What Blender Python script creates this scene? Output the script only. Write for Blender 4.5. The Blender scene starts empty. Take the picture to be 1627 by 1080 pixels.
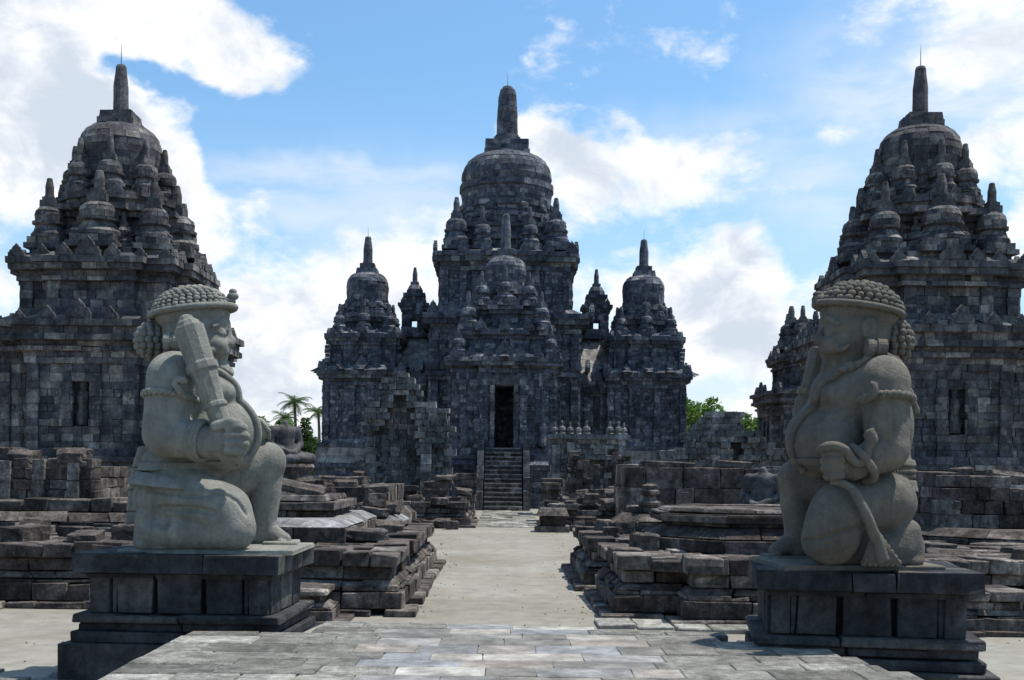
import bpy, bmesh, math, random
import numpy as np
from math import sin, cos, pi, radians, atan2, sqrt, exp
from mathutils import Vector, Matrix, Euler

C = bpy.context.scene.collection
scene = bpy.context.scene

# ------------------------------------------------------------------ camera
EYE, HX, HY, F = 1.95, 803.0, 745.0, 1808.0          # eye height; principal point and focal length in photo pixels
cam = bpy.data.cameras.new('camera')
cam.sensor_width = 36.0
cam.lens = 36.0 * F / 1627.0
cam.shift_x = (813.5 - HX) / 1627.0
cam.shift_y = (HY - 540.0) / 1627.0
cam.clip_end = 5000
camo = bpy.data.objects.new('camera', cam)
C.objects.link(camo)
camo.matrix_world = Matrix.Translation((0, 0, EYE)) @ Euler((radians(90), 0, 0)).to_matrix().to_4x4() @ Matrix.Rotation(radians(0.6), 4, 'Z')
scene.camera = camo

def W(px, py, d):                                     # photo pixel at a distance -> point of the place
    return Vector(((px - HX) / F * d, d, EYE + (HY - py) / F * d))

# ------------------------------------------------------------------ light
scene.view_settings.view_transform = 'Standard'
scene.view_settings.look = 'None'
scene.view_settings.exposure = 0.38
scene.view_settings.gamma = 1.0
SUNV = Vector((0.34, 0.11, 0.93)).normalized()
sun = bpy.data.lights.new('sun', 'SUN')
sun.energy = 4.4
sun.angle = radians(0.5)
sun.color = (1.0, 0.95, 0.87)
suno = bpy.data.objects.new('sun', sun)
C.objects.link(suno)
suno.rotation_euler = SUNV.to_track_quat('Z', 'Y').to_euler()
suno.location = (0, 0, 60)

world = bpy.data.worlds.new('World')
scene.world = world
world.use_nodes = True

class NT:                                             # small helper for node trees
    def __init__(self, tree): self.t = tree
    def n(self, typ, **kw):
        nd = self.t.nodes.new(typ)
        for k, v in kw.items(): setattr(nd, k, v)
        return nd
    def put(self, sock, v):
        if isinstance(v, bpy.types.NodeSocket): self.t.links.new(v, sock)
        elif v is not None: sock.default_value = v
    def math(self, op, a, b=None, c=None, clamp=False):
        nd = self.n('ShaderNodeMath', operation=op); nd.use_clamp = clamp
        for i, v in enumerate((a, b, c)):
            if v is not None: self.put(nd.inputs[i], v)
        return nd.outputs[0]
    def vmath(self, op, a, b=None):
        nd = self.n('ShaderNodeVectorMath', operation=op)
        self.put(nd.inputs[0], a)
        if b is not None: self.put(nd.inputs[1], b)
        return nd.outputs['Value'] if op in ('LENGTH', 'DOT_PRODUCT', 'DISTANCE') else nd.outputs[0]
    def mix(self, f, a, b, blend='MIX'):
        nd = self.n('ShaderNodeMix', data_type='RGBA', blend_type=blend)
        self.put(nd.inputs['Factor'], f)
        for s, v in ((nd.inputs[6], a), (nd.inputs[7], b)):
            if isinstance(v, tuple) and len(v) == 3: v = (*v, 1)
            self.put(s, v)
        return nd.outputs[2]
    def noise(self, vec, scale, detail=5, rough=0.55, dist=0.0):
        nd = self.n('ShaderNodeTexNoise')
        self.put(nd.inputs['Vector'], vec)
        nd.inputs['Scale'].default_value = scale; nd.inputs['Detail'].default_value = detail
        nd.inputs['Roughness'].default_value = rough; nd.inputs['Distortion'].default_value = dist
        return nd.outputs[0]
    def rng(self, v, a, b, c=0.0, d=1.0, smooth=True):
        nd = self.n('ShaderNodeMapRange', interpolation_type='SMOOTHSTEP' if smooth else 'LINEAR')
        self.put(nd.inputs[0], v)
        for i, x in enumerate((a, b, c, d)): self.put(nd.inputs[i + 1], x)
        return nd.outputs[0]
    def ramp(self, f, stops, interp='LINEAR'):
        nd = self.n('ShaderNodeValToRGB'); cr = nd.color_ramp; cr.interpolation = interp
        while len(cr.elements) < len(stops): cr.elements.new(0.5)
        for e, (p, c) in zip(cr.elements, stops): e.position = p; e.color = (*c, 1)
        self.put(nd.inputs[0], f)
        return nd.outputs[0]

def build_world():
    T = world.node_tree; T.nodes.clear(); k = NT(T)
    out = k.n('ShaderNodeOutputWorld'); bg = k.n('ShaderNodeBackground')
    T.links.new(bg.outputs[0], out.inputs[0])
    sky = k.n('ShaderNodeTexSky', sky_type='NISHITA')
    sky.sun_disc = False
    sky.sun_elevation = math.asin(SUNV.z)
    sky.sun_rotation = atan2(SUNV.x, SUNV.y)
    sky.air_density = 1.0; sky.dust_density = 1.3; sky.ozone_density = 2.0
    tc = k.n('ShaderNodeTexCoord')
    sep = k.n('ShaderNodeSeparateXYZ'); k.put(sep.inputs[0], tc.outputs['Generated'])
    az = k.math('ARCTAN2', sep.outputs[0], sep.outputs[1])
    el = k.math('ARCSINE', sep.outputs[2])
    comb = k.n('ShaderNodeCombineXYZ'); k.put(comb.inputs[0], az); k.put(comb.inputs[1], el)
    wv = k.noise(tc.outputs['Generated'], 9.0, 4, 0.6)
    wv2 = k.noise(k.vmath('ADD', tc.outputs['Generated'], (3.1, 1.7, 9.2)), 9.0, 4, 0.6)
    wc = k.n('ShaderNodeCombineXYZ')
    k.put(wc.inputs[0], k.math('MULTIPLY_ADD', wv, 0.10, -0.05)); k.put(wc.inputs[1], k.math('MULTIPLY_ADD', wv2, 0.08, -0.04))
    pos = k.vmath('ADD', comb.outputs[0], wc.outputs[0])
    blobs = CLOUDS
    tot = None
    for (px, py, rx, ry, s) in blobs:
        a = math.atan((px - HX) / F); e = math.atan((HY - py) / F * cos(a))
        d = k.vmath('SUBTRACT', pos, (a, e, 0))
        m = k.vmath('MULTIPLY', d, (F / rx, F / ry, 1))
        r = k.vmath('LENGTH', m)
        v = k.rng(r, 1.25, 0.15, 0.0, s)
        tot = v if tot is None else k.math('ADD', tot, v)
    vt = None
    for (px, py, rx, ry, s) in VEILS:
        a = math.atan((px - HX) / F); e = math.atan((HY - py) / F * cos(a))
        v = k.rng(k.vmath('LENGTH', k.vmath('MULTIPLY', k.vmath('SUBTRACT', pos, (a, e, 0)), (F / rx, F / ry, 1))), 1.3, 0.1, 0.0, s)
        vt = v if vt is None else k.math('MAXIMUM', vt, v)
    flat = k.vmath('MULTIPLY', tc.outputs['Generated'], (1, 1, 1.7))
    n1 = k.noise(flat, 7.0, 9, 0.58, 0.3)
    n2 = k.noise(k.vmath('ADD', flat, (5.0, 2.0, 1.0)), 26.0, 7, 0.62, 0.2)
    dens = k.math('ADD', k.math('MULTIPLY_ADD', n1, 1.5, -0.72), k.math('MULTIPLY_ADD', n2, 0.7, -0.34))
    dens = k.math('ADD', dens, k.math('ADD', tot, -0.13))
    mask = k.rng(dens, 0.0, 0.38)
    # billows: bright crowns, grey-blue hollows
    n3 = k.noise(k.vmath('ADD', flat, (1.3, 8.0, 2.2)), 11.0, 8, 0.6, 0.6)
    core = k.rng(k.math('ADD', k.math('MULTIPLY', dens, 0.30), n3), 0.50, 0.84)
    ccol = k.mix(core, (7.0, 7.0, 7.05), (4.3, 4.75, 5.4))
    # pale humid veil near the horizon
    veil = k.rng(el, 0.36, 0.0, 0.0, 0.55)
    skyc = k.mix(1.0, sky.outputs[0], SKYGAIN, 'MULTIPLY')
    base = k.mix(veil, skyc, (4.6, 5.5, 6.5))
    wisp = k.noise(k.vmath('MULTIPLY', tc.outputs['Generated'], (1, 1, 3.2)), 8.0, 8, 0.6, 0.4)
    vt = k.math('MULTIPLY', vt, k.rng(wisp, 0.30, 0.62, 0.35, 1.0))
    base = k.mix(vt, base, k.mix(core, (5.9, 6.15, 6.5), (4.5, 5.05, 5.9)))
    col = k.mix(k.math('MULTIPLY', mask, 0.97), base, ccol)
    k.put(bg.inputs[0], col)
    bg.inputs[1].default_value = 0.122
SKYGAIN = (0.84, 1.14, 1.24)
CLOUDS = [(140, 45, 330, 80, .50), (380, 85, 130, 60, .38), (30, 190, 170, 120, .55), (170, 260, 170, 130, .50),
          (230, 340, 140, 130, .35), (420, 480, 260, 170, .40), (330, 620, 240, 160, .4),
          (630, 440, 160, 130, .30), (850, 225, 80, 50, .40), (1010, 265, 210, 75, .50),
          (1010, 450, 230, 150, .40), (1180, 480, 180, 110, .42), (1210, 550, 120, 50, .3), (1140, 650, 200, 80, .2),
          (1600, 60, 150, 110, .40), (1350, 190, 70, 40, .18), (1560, 235, 130, 70, .40), (1610, 380, 80, 70, .42),
          (1140, 75, 50, 55, .15), (655, 195, 50, 50, .10), (-200, 420, 260, 300, .4), (1880, 300, 250, 300, .35),
          (620, 70, 210, 110, -.4), (330, 230, 40, 60, -.25), (1190, 60, 90, 80, -.2), (1130, 165, 150, 40, -.22), (190, 140, 140, 22, -.40), (1250, 380, 60, 50, -.2)]
VEILS = [(520, 275, 300, 34, .75), (470, 335, 260, 40, .55), (1460, 130, 240, 150, .80), (1330, 300, 200, 90, .55), (640, 350, 200, 120, .5), (1180, 230, 240, 70, .45), (1150, 600, 300, 90, .5), (420, 600, 300, 120, .5)]
build_world()
scene.cycles.max_bounces = 6
scene.cycles.diffuse_bounces = 3
scene.cycles.glossy_bounces = 2
scene.cycles.use_denoising = True

# ------------------------------------------------------------------ materials
def newmat(name):
    m = bpy.data.materials.new(name); m.use_nodes = True
    T = m.node_tree; T.nodes.clear(); k = NT(T)
    out = k.n('ShaderNodeOutputMaterial'); b = k.n('ShaderNodeBsdfPrincipled')
    T.links.new(b.outputs[0], out.inputs[0])
    b.inputs['Specular IOR Level'].default_value = 0.25
    return m, k, b

def stone(name, stops, mottle=(0.5, 1.45), lichen=0.0, lich_col=(0.25, 0.25, 0.23), bump=0.02, rough=0.88, scale=1.0, stain=None, grain=.5, streak=.35):
    m, k, b = newmat(name)
    g = k.n('ShaderNodeNewGeometry')
    col = k.ramp(g.outputs['Random Per Island'], stops)
    p = g.outputs['Position']
    n1 = k.noise(p, 0.9 * scale, 6, 0.6)
    f1 = k.rng(n1, 0.3, 0.72, mottle[0], mottle[1], False)
    n2 = k.noise(p, 11 * scale, 8, 0.72)
    f2 = k.rng(n2, 0.3, 0.7, 1 - grain, 1 + grain, False)
    f = k.math('MULTIPLY', f1, f2)
    n4 = k.noise(p, 3.2 * scale, 7, 0.7)
    f = k.math('MULTIPLY', f, k.rng(n4, 0.38, 0.64, 1 - grain * .8, 1 + grain * .8, False))
    n5 = k.noise(k.vmath('MULTIPLY', p, (2.6, 2.6, .32)), 1.5 * scale, 6, 0.65)      # rain streaks running down
    f = k.math('MULTIPLY', f, k.rng(n5, 0.36, 0.62, 1 - streak, 1 + streak * .6, False))
    cc = k.n('ShaderNodeCombineXYZ')
    for i in range(3): k.put(cc.inputs[i], f)
    col = k.mix(1.0, col, cc.outputs[0], 'MULTIPLY')
    if stain:
        s = k.rng(k.noise(p, 2.3 * scale, 5, 0.6), 0.58, 0.7)
        col = k.mix(k.math('MULTIPLY', s, 0.6), col, stain)
    if lichen > 0:
        l = k.rng(k.noise(p, 6.5 * scale, 9, 0.78), 0.585, 0.66)
        col = k.mix(k.math('MULTIPLY', l, lichen), col, lich_col)
    k.put(b.inputs['Base Color'], col)
    b.inputs['Roughness'].default_value = rough
    bn = k.n('ShaderNodeBump'); bn.inputs['Strength'].default_value = 0.9; bn.inputs['Distance'].default_value = bump
    h = k.math('ADD', k.noise(p, 10 * scale, 8, 0.7), k.math('MULTIPLY', k.noise(p, 45 * scale, 4, 0.6), 0.4))
    k.put(bn.inputs['Height'], h)
    k.put(b.inputs['Normal'], bn.outputs[0])
    return m

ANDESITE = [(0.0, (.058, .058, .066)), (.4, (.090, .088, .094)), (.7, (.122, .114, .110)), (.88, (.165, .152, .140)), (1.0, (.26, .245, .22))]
ANDSHADEBLUE = [(0.0, (.052, .059, .076)), (.4, (.082, .090, .111)), (.7, (.110, .116, .134)), (.88, (.150, .154, .166)), (1.0, (.25, .25, .245))]  # andesite with the blue cast of shade tinted into its colour
GREYST = [(0.0, (.105, .105, .108)), (.4, (.15, .148, .145)), (.7, (.195, .19, .182)), (1.0, (.31, .30, .28))]
RUINST = [(0.0, (.058, .046, .040)), (.4, (.094, .076, .066)), (.7, (.132, .109, .094)), (.9, (.18, .154, .133)), (1.0, (.27, .24, .21))]
M = {}
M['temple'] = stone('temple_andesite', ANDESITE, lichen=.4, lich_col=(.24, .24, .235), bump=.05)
M['templemain'] = stone('main_temple_andesite', ANDSHADEBLUE, lichen=.5, lich_col=(.25, .26, .28), bump=.06)
M['rubble'] = stone('grey_ruin_stone', GREYST, lichen=.5, lich_col=(.30, .30, .29), bump=.05)
M['ruin'] = stone('ruin_stone', RUINST, lichen=.45, lich_col=(.26, .25, .235), bump=.07, grain=.68)
M['sloped'] = stone('weathered_slope_lit_tread_stone', [(0, (.13, .127, .125)), (.5, (.175, .17, .168)), (1, (.24, .235, .225))], lichen=.2, bump=.02)
M['ledge'] = stone('pale_ledge_stone', [(0, (.19, .185, .175)), (.5, (.26, .25, .235)), (1, (.34, .33, .31))], lichen=.25, bump=.03, grain=.3)  # pale stone; on base mouldings its lightness stands in for sun on the ledges
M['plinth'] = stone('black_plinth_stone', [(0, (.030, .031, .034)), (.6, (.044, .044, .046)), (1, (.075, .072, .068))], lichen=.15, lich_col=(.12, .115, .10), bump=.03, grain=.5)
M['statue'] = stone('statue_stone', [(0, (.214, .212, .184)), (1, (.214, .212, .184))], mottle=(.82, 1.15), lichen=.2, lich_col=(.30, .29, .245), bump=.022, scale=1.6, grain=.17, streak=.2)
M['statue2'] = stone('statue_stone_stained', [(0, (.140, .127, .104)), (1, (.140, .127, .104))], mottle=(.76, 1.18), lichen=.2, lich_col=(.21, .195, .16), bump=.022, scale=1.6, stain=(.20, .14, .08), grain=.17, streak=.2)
M['buddha'] = stone('dark_figure_stone', [(0, (.075, .072, .072)), (1, (.075, .072, .072))], lichen=.4, bump=.02)
M['slabrough'] = stone('rough_pale_slabs', [(0, (.19, .180, .156)), (.4, (.262, .25, .218)), (.8, (.335, .32, .28)), (1, (.46, .445, .395))], mottle=(.7, 1.2), lichen=.5, lich_col=(.13, .125, .11), bump=.06, scale=2.0, grain=.32)
M['slabsmooth'] = stone('smooth_blue_slabs', [(0, (.150, .138, .122)), (.3, (.205, .197, .182)), (.5, (.212, .214, .22)), (.7, (.255, .248, .235)), (.85, (.245, .208, .172)), (1, (.36, .345, .31))], mottle=(.82, 1.15), lichen=.12, lich_col=(.32, .30, .26), bump=.015, rough=.8, grain=.28)
M['metal'] = stone('rod_metal', [(0, (.12, .12, .12)), (1, (.12, .12, .12))], bump=.002, rough=.5)

def ground_mat():
    m, k, b = newmat('dusty_ground')
    g = k.n('ShaderNodeNewGeometry'); p = g.outputs['Position']
    n1 = k.noise(p, 0.35, 6, 0.6); n2 = k.noise(p, 3.0, 8, 0.7); n3 = k.noise(p, 60, 4, 0.7)
    col = k.ramp(n1, [(.30, (.190, .171, .136)), (.5, (.238, .220, .185)), (.68, (.278, .263, .230))])
    s = k.rng(n2, 0.35, 0.7, 0.78, 1.15, False)
    s = k.math('MULTIPLY', s, k.rng(n3, .3, .7, .85, 1.15, False))
    cc = k.n('ShaderNodeCombineXYZ')
    for i in range(3): k.put(cc.inputs[i], s)
    col = k.mix(1.0, col, cc.outputs[0], 'MULTIPLY')
    dk = k.rng(k.noise(k.vmath('MULTIPLY', p, (1, .35, 1)), 1.6, 6, .65), .5, .68)
    col = k.mix(k.math('MULTIPLY', dk, .35), col, (.20, .172, .132))
    k.put(b.inputs['Base Color'], col); b.inputs['Roughness'].default_value = .95
    bn = k.n('ShaderNodeBump'); bn.inputs['Distance'].default_value = .02; bn.inputs['Strength'].default_value = .7
    k.put(bn.inputs['Height'], k.math('ADD', n2, k.math('MULTIPLY', n3, .35))); k.put(b.inputs['Normal'], bn.outputs[0])
    return m
M['ground'] = ground_mat()

def leaf_mat(name, c1, c2):
    m, k, b = newmat(name)
    g = k.n('ShaderNodeNewGeometry')
    k.put(b.inputs['Base Color'], k.ramp(g.outputs['Random Per Island'], [(0, c1), (1, c2)]))
    b.inputs['Roughness'].default_value = .6
    if 'Subsurface Weight' in b.inputs: pass
    tr = k.n('ShaderNodeBsdfTranslucent'); k.put(tr.inputs[0], k.ramp(g.outputs['Random Per Island'], [(0, tuple(x * 1.5 for x in c1)), (1, tuple(x * 1.5 for x in c2))]))
    mx = k.n('ShaderNodeMixShader'); mx.inputs[0].default_value = .35
    k.t.links.new(b.outputs[0], mx.inputs[1]); k.t.links.new(tr.outputs[0], mx.inputs[2])
    out = [n for n in k.t.nodes if n.type == 'OUTPUT_MATERIAL'][0]
    k.t.links.new(mx.outputs[0], out.inputs[0])
    return m
M['leaf'] = leaf_mat('bright_leaves', (.045, .10, .018), (.12, .20, .04))
M['leafdark'] = leaf_mat('dark_leaves', (.018, .042, .012), (.05, .09, .02))
M['palm'] = leaf_mat('palm_leaves', (.035, .07, .02), (.08, .13, .035))
M['bark'] = stone('bark', [(0, (.10, .08, .06)), (1, (.10, .08, .06))], bump=.03)

# ------------------------------------------------------------------ objects and meshes
def thing(name, label, cat, loc=(0, 0, 0), group=None, rotz=0.0):
    o = bpy.data.objects.new(name, None); C.objects.link(o)
    o.location = loc; o.rotation_euler = (0, 0, rotz)
    o['label'] = label; o['category'] = cat
    if group: o['group'] = group
    o.empty_display_size = .2
    return o

class MB:
    def __init__(self): self.v = []; self.f = []
    def hexa(self, b, t):                              # bottom four and top four corners, same winding
        i = len(self.v); self.v += list(b) + list(t)
        self.f += [(i + 3, i + 2, i + 1, i), (i + 4, i + 5, i + 6, i + 7), (i, i + 1, i + 5, i + 4), (i + 1, i + 2, i + 6, i + 5), (i + 2, i + 3, i + 7, i + 6), (i + 3, i, i + 4, i + 7)]
    def box(self, x0, x1, y0, y1, z0, z1, r=None, j=0.0):
        q = lambda: r.uniform(-j, j) if r else 0.0
        P = [(x, y, z) for z in (z0, z1) for (x, y) in ((x0, y0), (x1, y0), (x1, y1), (x0, y1))]
        P = [(x + q(), y + q(), z + q()) for x, y, z in P]
        self.hexa(P[:4], P[4:])
    def rbox(self, c, s, rot=(0, 0, 0), r=None, j=0.0):
        E = Euler(rot).to_matrix()
        P = []
        for z in (-.5, .5):
            for (x, y) in ((-.5, -.5), (.5, -.5), (.5, .5), (-.5, .5)):
                v = E @ Vector((x * s[0], y * s[1], z * s[2])) + Vector(c)
                if r: v += Vector((r.uniform(-j, j), r.uniform(-j, j), r.uniform(-j, j)))
                P.append(tuple(v))
        self.hexa(P[:4], P[4:])
    def prism(self, poly, z0, z1, poly1=None):
        n = len(poly); i = len(self.v); poly1 = poly1 or poly
        self.v += [(x, y, z0) for x, y in poly] + [(x, y, z1) for x, y in poly1]
        for a in range(n): b = (a + 1) % n; self.f.append((i + a, i + b, i + n + b, i + n + a))
        self.f.append(tuple(i + n + a for a in range(n)))
    def lathe(self, prof, cx=0, cy=0, seg=20, rnd=None, j=0.0):
        i = len(self.v)
        for (r, z) in prof:
            for s in range(seg):
                a = 2 * pi * s / seg; rr = r * (1 + (rnd.uniform(-j, j) if rnd else 0))
                self.v.append((cx + rr * cos(a), cy + rr * sin(a), z))
        for p in range(len(prof) - 1):
            for s in range(seg):
                a = i + p * seg + s; b = i + p * seg + (s + 1) % seg
                self.f.append((a, b, b + seg, a + seg))
        self.f.append(tuple(i + (len(prof) - 1) * seg + s for s in range(seg)))
    def tube(self, pts, rad, seg=8, closed=False):
        pts = [Vector(p) for p in pts]; n = len(pts); i0 = len(self.v)
        rads = rad if isinstance(rad, (list, tuple)) else [rad] * n
        up = None
        for k_ in range(n):
            if closed: t = pts[(k_ + 1) % n] - pts[k_ - 1]
            else: t = pts[min(k_ + 1, n - 1)] - pts[max(k_ - 1, 0)]
            t.normalize()
            if up is None:
                up = Vector((0, 0, 1)) if abs(t.z) < .9 else Vector((1, 0, 0))
            s = t.cross(up).normalized(); up = s.cross(t).normalized()
            for q in range(seg):
                a = 2 * pi * q / seg
                self.v.append(tuple(pts[k_] + (s * cos(a) + up * sin(a)) * rads[k_]))
        m = n if closed else n - 1
        for k_ in range(m):
            for q in range(seg):
                a = i0 + k_ * seg + q; b = i0 + k_ * seg + (q + 1) % seg
                c = i0 + ((k_ + 1) % n) * seg
                self.f.append((a, b, c + (q + 1) % seg, c + q))
        if not closed:
            self.f.append(tuple(i0 + q for q in range(seg))[::-1]); self.f.append(tuple(i0 + (n - 1) * seg + q for q in range(seg)))
    def ball(self, c, r, nu=8, nv=5):
        c = Vector(c); r = r if isinstance(r, (tuple, list)) else (r, r, r)
        i = len(self.v)
        self.v.append((c.x, c.y, c.z - r[2]))
        for v in range(1, nv):
            ph = -pi / 2 + pi * v / nv
            for u in range(nu):
                a = 2 * pi * u / nu
                self.v.append((c.x + r[0] * cos(ph) * cos(a), c.y + r[1] * cos(ph) * sin(a), c.z + r[2] * sin(ph)))
        self.v.append((c.x, c.y, c.z + r[2])); top = len(self.v) - 1
        for u in range(nu):
            self.f.append((i, i + 1 + (u + 1) % nu, i + 1 + u))
            self.f.append((top, i + 1 + (nv - 2) * nu + u, i + 1 + (nv - 2) * nu + (u + 1) % nu))
        for v in range(nv - 2):
            for u in range(nu):
                a = i + 1 + v * nu + u; b = i + 1 + v * nu + (u + 1) % nu
                self.f.append((a, b, b + nu, a + nu))
    def mesh(self, name, mat, smooth=False):
        me = bpy.data.meshes.new(name); me.from_pydata([tuple(p) for p in self.v], [], self.f)
        me.materials.append(mat)
        if smooth: me.polygons.foreach_set('use_smooth', [True] * len(me.polygons))
        me.update(); return me
    def build(self, name, mat, parent=None, smooth=False, bevel=0.0, loc=None):
        o = bpy.data.objects.new(name, self.mesh(name, mat, smooth)); C.objects.link(o)
        if parent: o.parent = parent
        if loc is not None: o.location = loc
        if bevel:
            b = o.modifiers.new('bevel', 'BEVEL'); b.width = bevel; b.segments = 1; b.limit_method = 'ANGLE'; b.angle_limit = radians(40)
        return o

def copy_part(src, parent, loc=None, rotz=None, scale=None):
    o = src.copy(); C.objects.link(o); o.parent = parent
    if loc is not None: o.location = loc
    if rotz is not None: o.rotation_euler = (0, 0, rotz)
    if scale is not None: o.scale = scale
    for ch in src.children:
        c = ch.copy(); C.objects.link(c); c.parent = o
    return o

# ------------------------------------------------------------------ masonry
def offs(plan, o):
    n = len(plan); out = []
    for i in range(n):
        (ax, ay), (bx, by), (cx, cy) = plan[i - 1], plan[i], plan[(i + 1) % n]
        l1 = math.hypot(bx - ax, by - ay); l2 = math.hypot(cx - bx, cy - by)
        n1 = ((by - ay) / l1, -(bx - ax) / l1); n2 = ((cy - by) / l2, -(cx - bx) / l2)
        d = 1 + n1[0] * n2[0] + n1[1] * n2[1]
        out.append((bx + o * (n1[0] + n2[0]) / d, by + o * (n1[1] + n2[1]) / d))
    return out

def rect(x0, x1, y0, y1): return [(x0, y0), (x1, y0), (x1, y1), (x0, y1)]
def ngon(cx, cy, r, n=8, a0=None):
    a0 = pi / n if a0 is None else a0
    return [(cx + r * cos(a0 + 2 * pi * i / n), cy + r * sin(a0 + 2 * pi * i / n)) for i in range(n)]

def redent(cx, cy, hx, hy, steps, steps_y=None):
    """rectangle whose sides step out: steps = [(a, b, p)] -> p metres out where a <= |u| < b"""
    def side(h, st):
        cuts = sorted({-h, h} | {s * v for a, b, p in st for v in (a, b) for s in (-1, 1) if 0 < v < h})
        out = []
        for u0, u1 in zip(cuts, cuts[1:]):
            m = abs((u0 + u1) / 2); p = 0
            for a, b, q in st:
                if a <= m < b: p = q; break
            if out and abs(out[-1][2] - p) < 1e-6: out[-1] = (out[-1][0], u1, p)
            else: out.append((u0, u1, p))
        return out
    sx = side(hx, steps); sy = side(hy, steps_y if steps_y is not None else steps)
    P = []
    for u0, u1, p in sx: P += [(u0, -hy - p), (u1, -hy - p)]
    for u0, u1, p in sy: P += [(hx + p, u0), (hx + p, u1)]
    for u0, u1, p in sx: P += [(-u0, hy + p), (-u1, hy + p)]
    for u0, u1, p in sy: P += [(-hx - p, -u0), (-hx - p, -u1)]
    Q = []
    for p in P:
        if not Q or math.hypot(p[0] - Q[-1][0], p[1] - Q[-1][1]) > 1e-5: Q.append(p)
    if math.hypot(Q[0][0] - Q[-1][0], Q[0][1] - Q[-1][1]) < 1e-5: Q.pop()
    return [(x + cx, y + cy) for x, y in Q]

def course(mb, plan, z0, z1, o0, o1, blen, r, jit=.012, depth=.35, gap=.006, miss=0.0, vj=.010, skip=None, zj=.008, relief=0.0):
    P0, P1 = offs(plan, o0), offs(plan, o1); n = len(plan)
    for i in range(n):
        A0, B0, A1, B1 = Vector(P0[i]), Vector(P0[(i + 1) % n]), Vector(P1[i]), Vector(P1[(i + 1) % n])
        E = B0 - A0; L = E.length
        if L < .04: continue
        nv = Vector((E.y, -E.x)) / L
        k = max(1, int(round(L / blen * r.uniform(.85, 1.15))))
        ts = [0.0] + sorted(min(.97, max(.03, (q + r.uniform(-.33, .33)) / k)) for q in range(1, k)) + [1.0]
        for t0, t1 in zip(ts, ts[1:]):
            if miss and r.random() < miss: continue
            g = min(gap / L, (t1 - t0) * .2)
            j = r.uniform(-jit, jit); zt = r.uniform(-zj, zj)
            a0 = A0.lerp(B0, t0 + g) + nv * j; b0 = A0.lerp(B0, t1 - g) + nv * j
            a1 = A1.lerp(B1, t0 + g) + nv * j; b1 = A1.lerp(B1, t1 - g) + nv * j
            if skip and skip((a0 + b0) / 2, (z0 + z1) / 2): continue
            dn = nv * depth
            q = lambda: r.uniform(-vj, vj)
            bot = [(a0.x + q(), a0.y + q(), z0 + gap * .5), (b0.x + q(), b0.y + q(), z0 + gap * .5), (b0.x - dn.x, b0.y - dn.y, z0 + gap), (a0.x - dn.x, a0.y - dn.y, z0 + gap)]
            top = [(a1.x + q(), a1.y + q(), z1 - gap + zt + q()), (b1.x + q(), b1.y + q(), z1 - gap + zt + q()), (b1.x - dn.x, b1.y - dn.y, z1 - gap + zt), (a1.x - dn.x, a1.y - dn.y, z1 - gap + zt)]
            mb.hexa(bot, top)
            if relief and r.random() < relief:
                ln = (b0 - a0).length; hh = z1 - z0; tv = (b0 - a0) / max(ln, .01)
                for _ in range(r.randint(1, 3)):
                    u = r.uniform(.1, .7) * ln; w = min(r.uniform(.05, .16), ln * .95 - u); h_ = r.uniform(.3, .95) * hh; zb = z0 + r.uniform(0, hh - h_); o_ = r.uniform(.012, .045)
                    if w < .03: continue
                    c0 = a0.lerp(a1, .5) + tv * u; c1 = c0 + tv * w; e0 = c0 + nv * o_; e1 = c1 + nv * o_; i0 = c0 - nv * .06; i1 = c1 - nv * .06; sh = r.uniform(0, .02)
                    mb.hexa([(e0.x, e0.y, zb), (e1.x, e1.y, zb), (i1.x, i1.y, zb), (i0.x, i0.y, zb)], [(e0.x - nv.x * sh, e0.y - nv.y * sh, zb + h_), (e1.x - nv.x * sh, e1.y - nv.y * sh, zb + h_), (i1.x, i1.y, zb + h_), (i0.x, i0.y, zb + h_)])

def masonry(mb, plan, levels, blen, r, row=.26, core=True, inset=.10, **kw):
    for (z0, z1, o0, o1) in levels:
        k = max(1, int(round((z1 - z0) / row)))
        for q in range(k):
            f0, f1 = q / k, (q + 1) / k
            course(mb, plan, z0 + (z1 - z0) * f0, z0 + (z1 - z0) * f1, o0 + (o1 - o0) * f0, o0 + (o1 - o0) * f1, blen, r, **kw)
        if core:
            mb.prism(offs(plan, o0 - inset), z0 - .01 - r.uniform(0, .01), z1 - .02 - r.uniform(0, .008), offs(plan, o1 - inset))

def ring(mb, cx, cy, z0, z1, r0, r1, nb, r, jit=.012, depth=.3, sub=3, gap=.006):
    a = r.uniform(0, 6.28); cuts = [a + 2 * pi * (q + r.uniform(-.2, .2)) / nb for q in range(nb)]; cuts.append(cuts[0] + 2 * pi)
    for a0, a1 in zip(cuts, cuts[1:]):
        j = r.uniform(-jit, jit); g = gap / max(r0, .1)
        for s in range(1):
            i = len(mb.v); m = sub + 1
            for z, rr in ((z0 + gap * .5, r0 + j), (z1 - gap * .5 + r.uniform(-.004, .004), r1 + j)):
                for inner in (0, 1):
                    for u in range(m):
                        b = a0 + g + (a1 - a0 - 2 * g) * u / sub; q = rr - depth * inner
                        q = max(q, .02)
                        mb.v.append((cx + q * cos(b), cy + q * sin(b), z))
            # index: layer*2m + inner*m + u
            I = lambda l, n_, u: i + l * 2 * m + n_ * m + u
            for u in range(sub):
                mb.f.append((I(0, 0, u), I(0, 0, u + 1), I(1, 0, u + 1), I(1, 0, u)))
                mb.f.append((I(1, 0, u), I(1, 0, u + 1), I(1, 1, u + 1), I(1, 1, u)))
                mb.f.append((I(0, 1, u), I(0, 1, u + 1), I(0, 0, u + 1), I(0, 0, u)))
            mb.f.append((I(0, 0, 0), I(1, 0, 0), I(1, 1, 0), I(0, 1, 0)))
            mb.f.append((I(0, 0, sub), I(0, 1, sub), I(1, 1, sub), I(1, 0, sub)))

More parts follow.
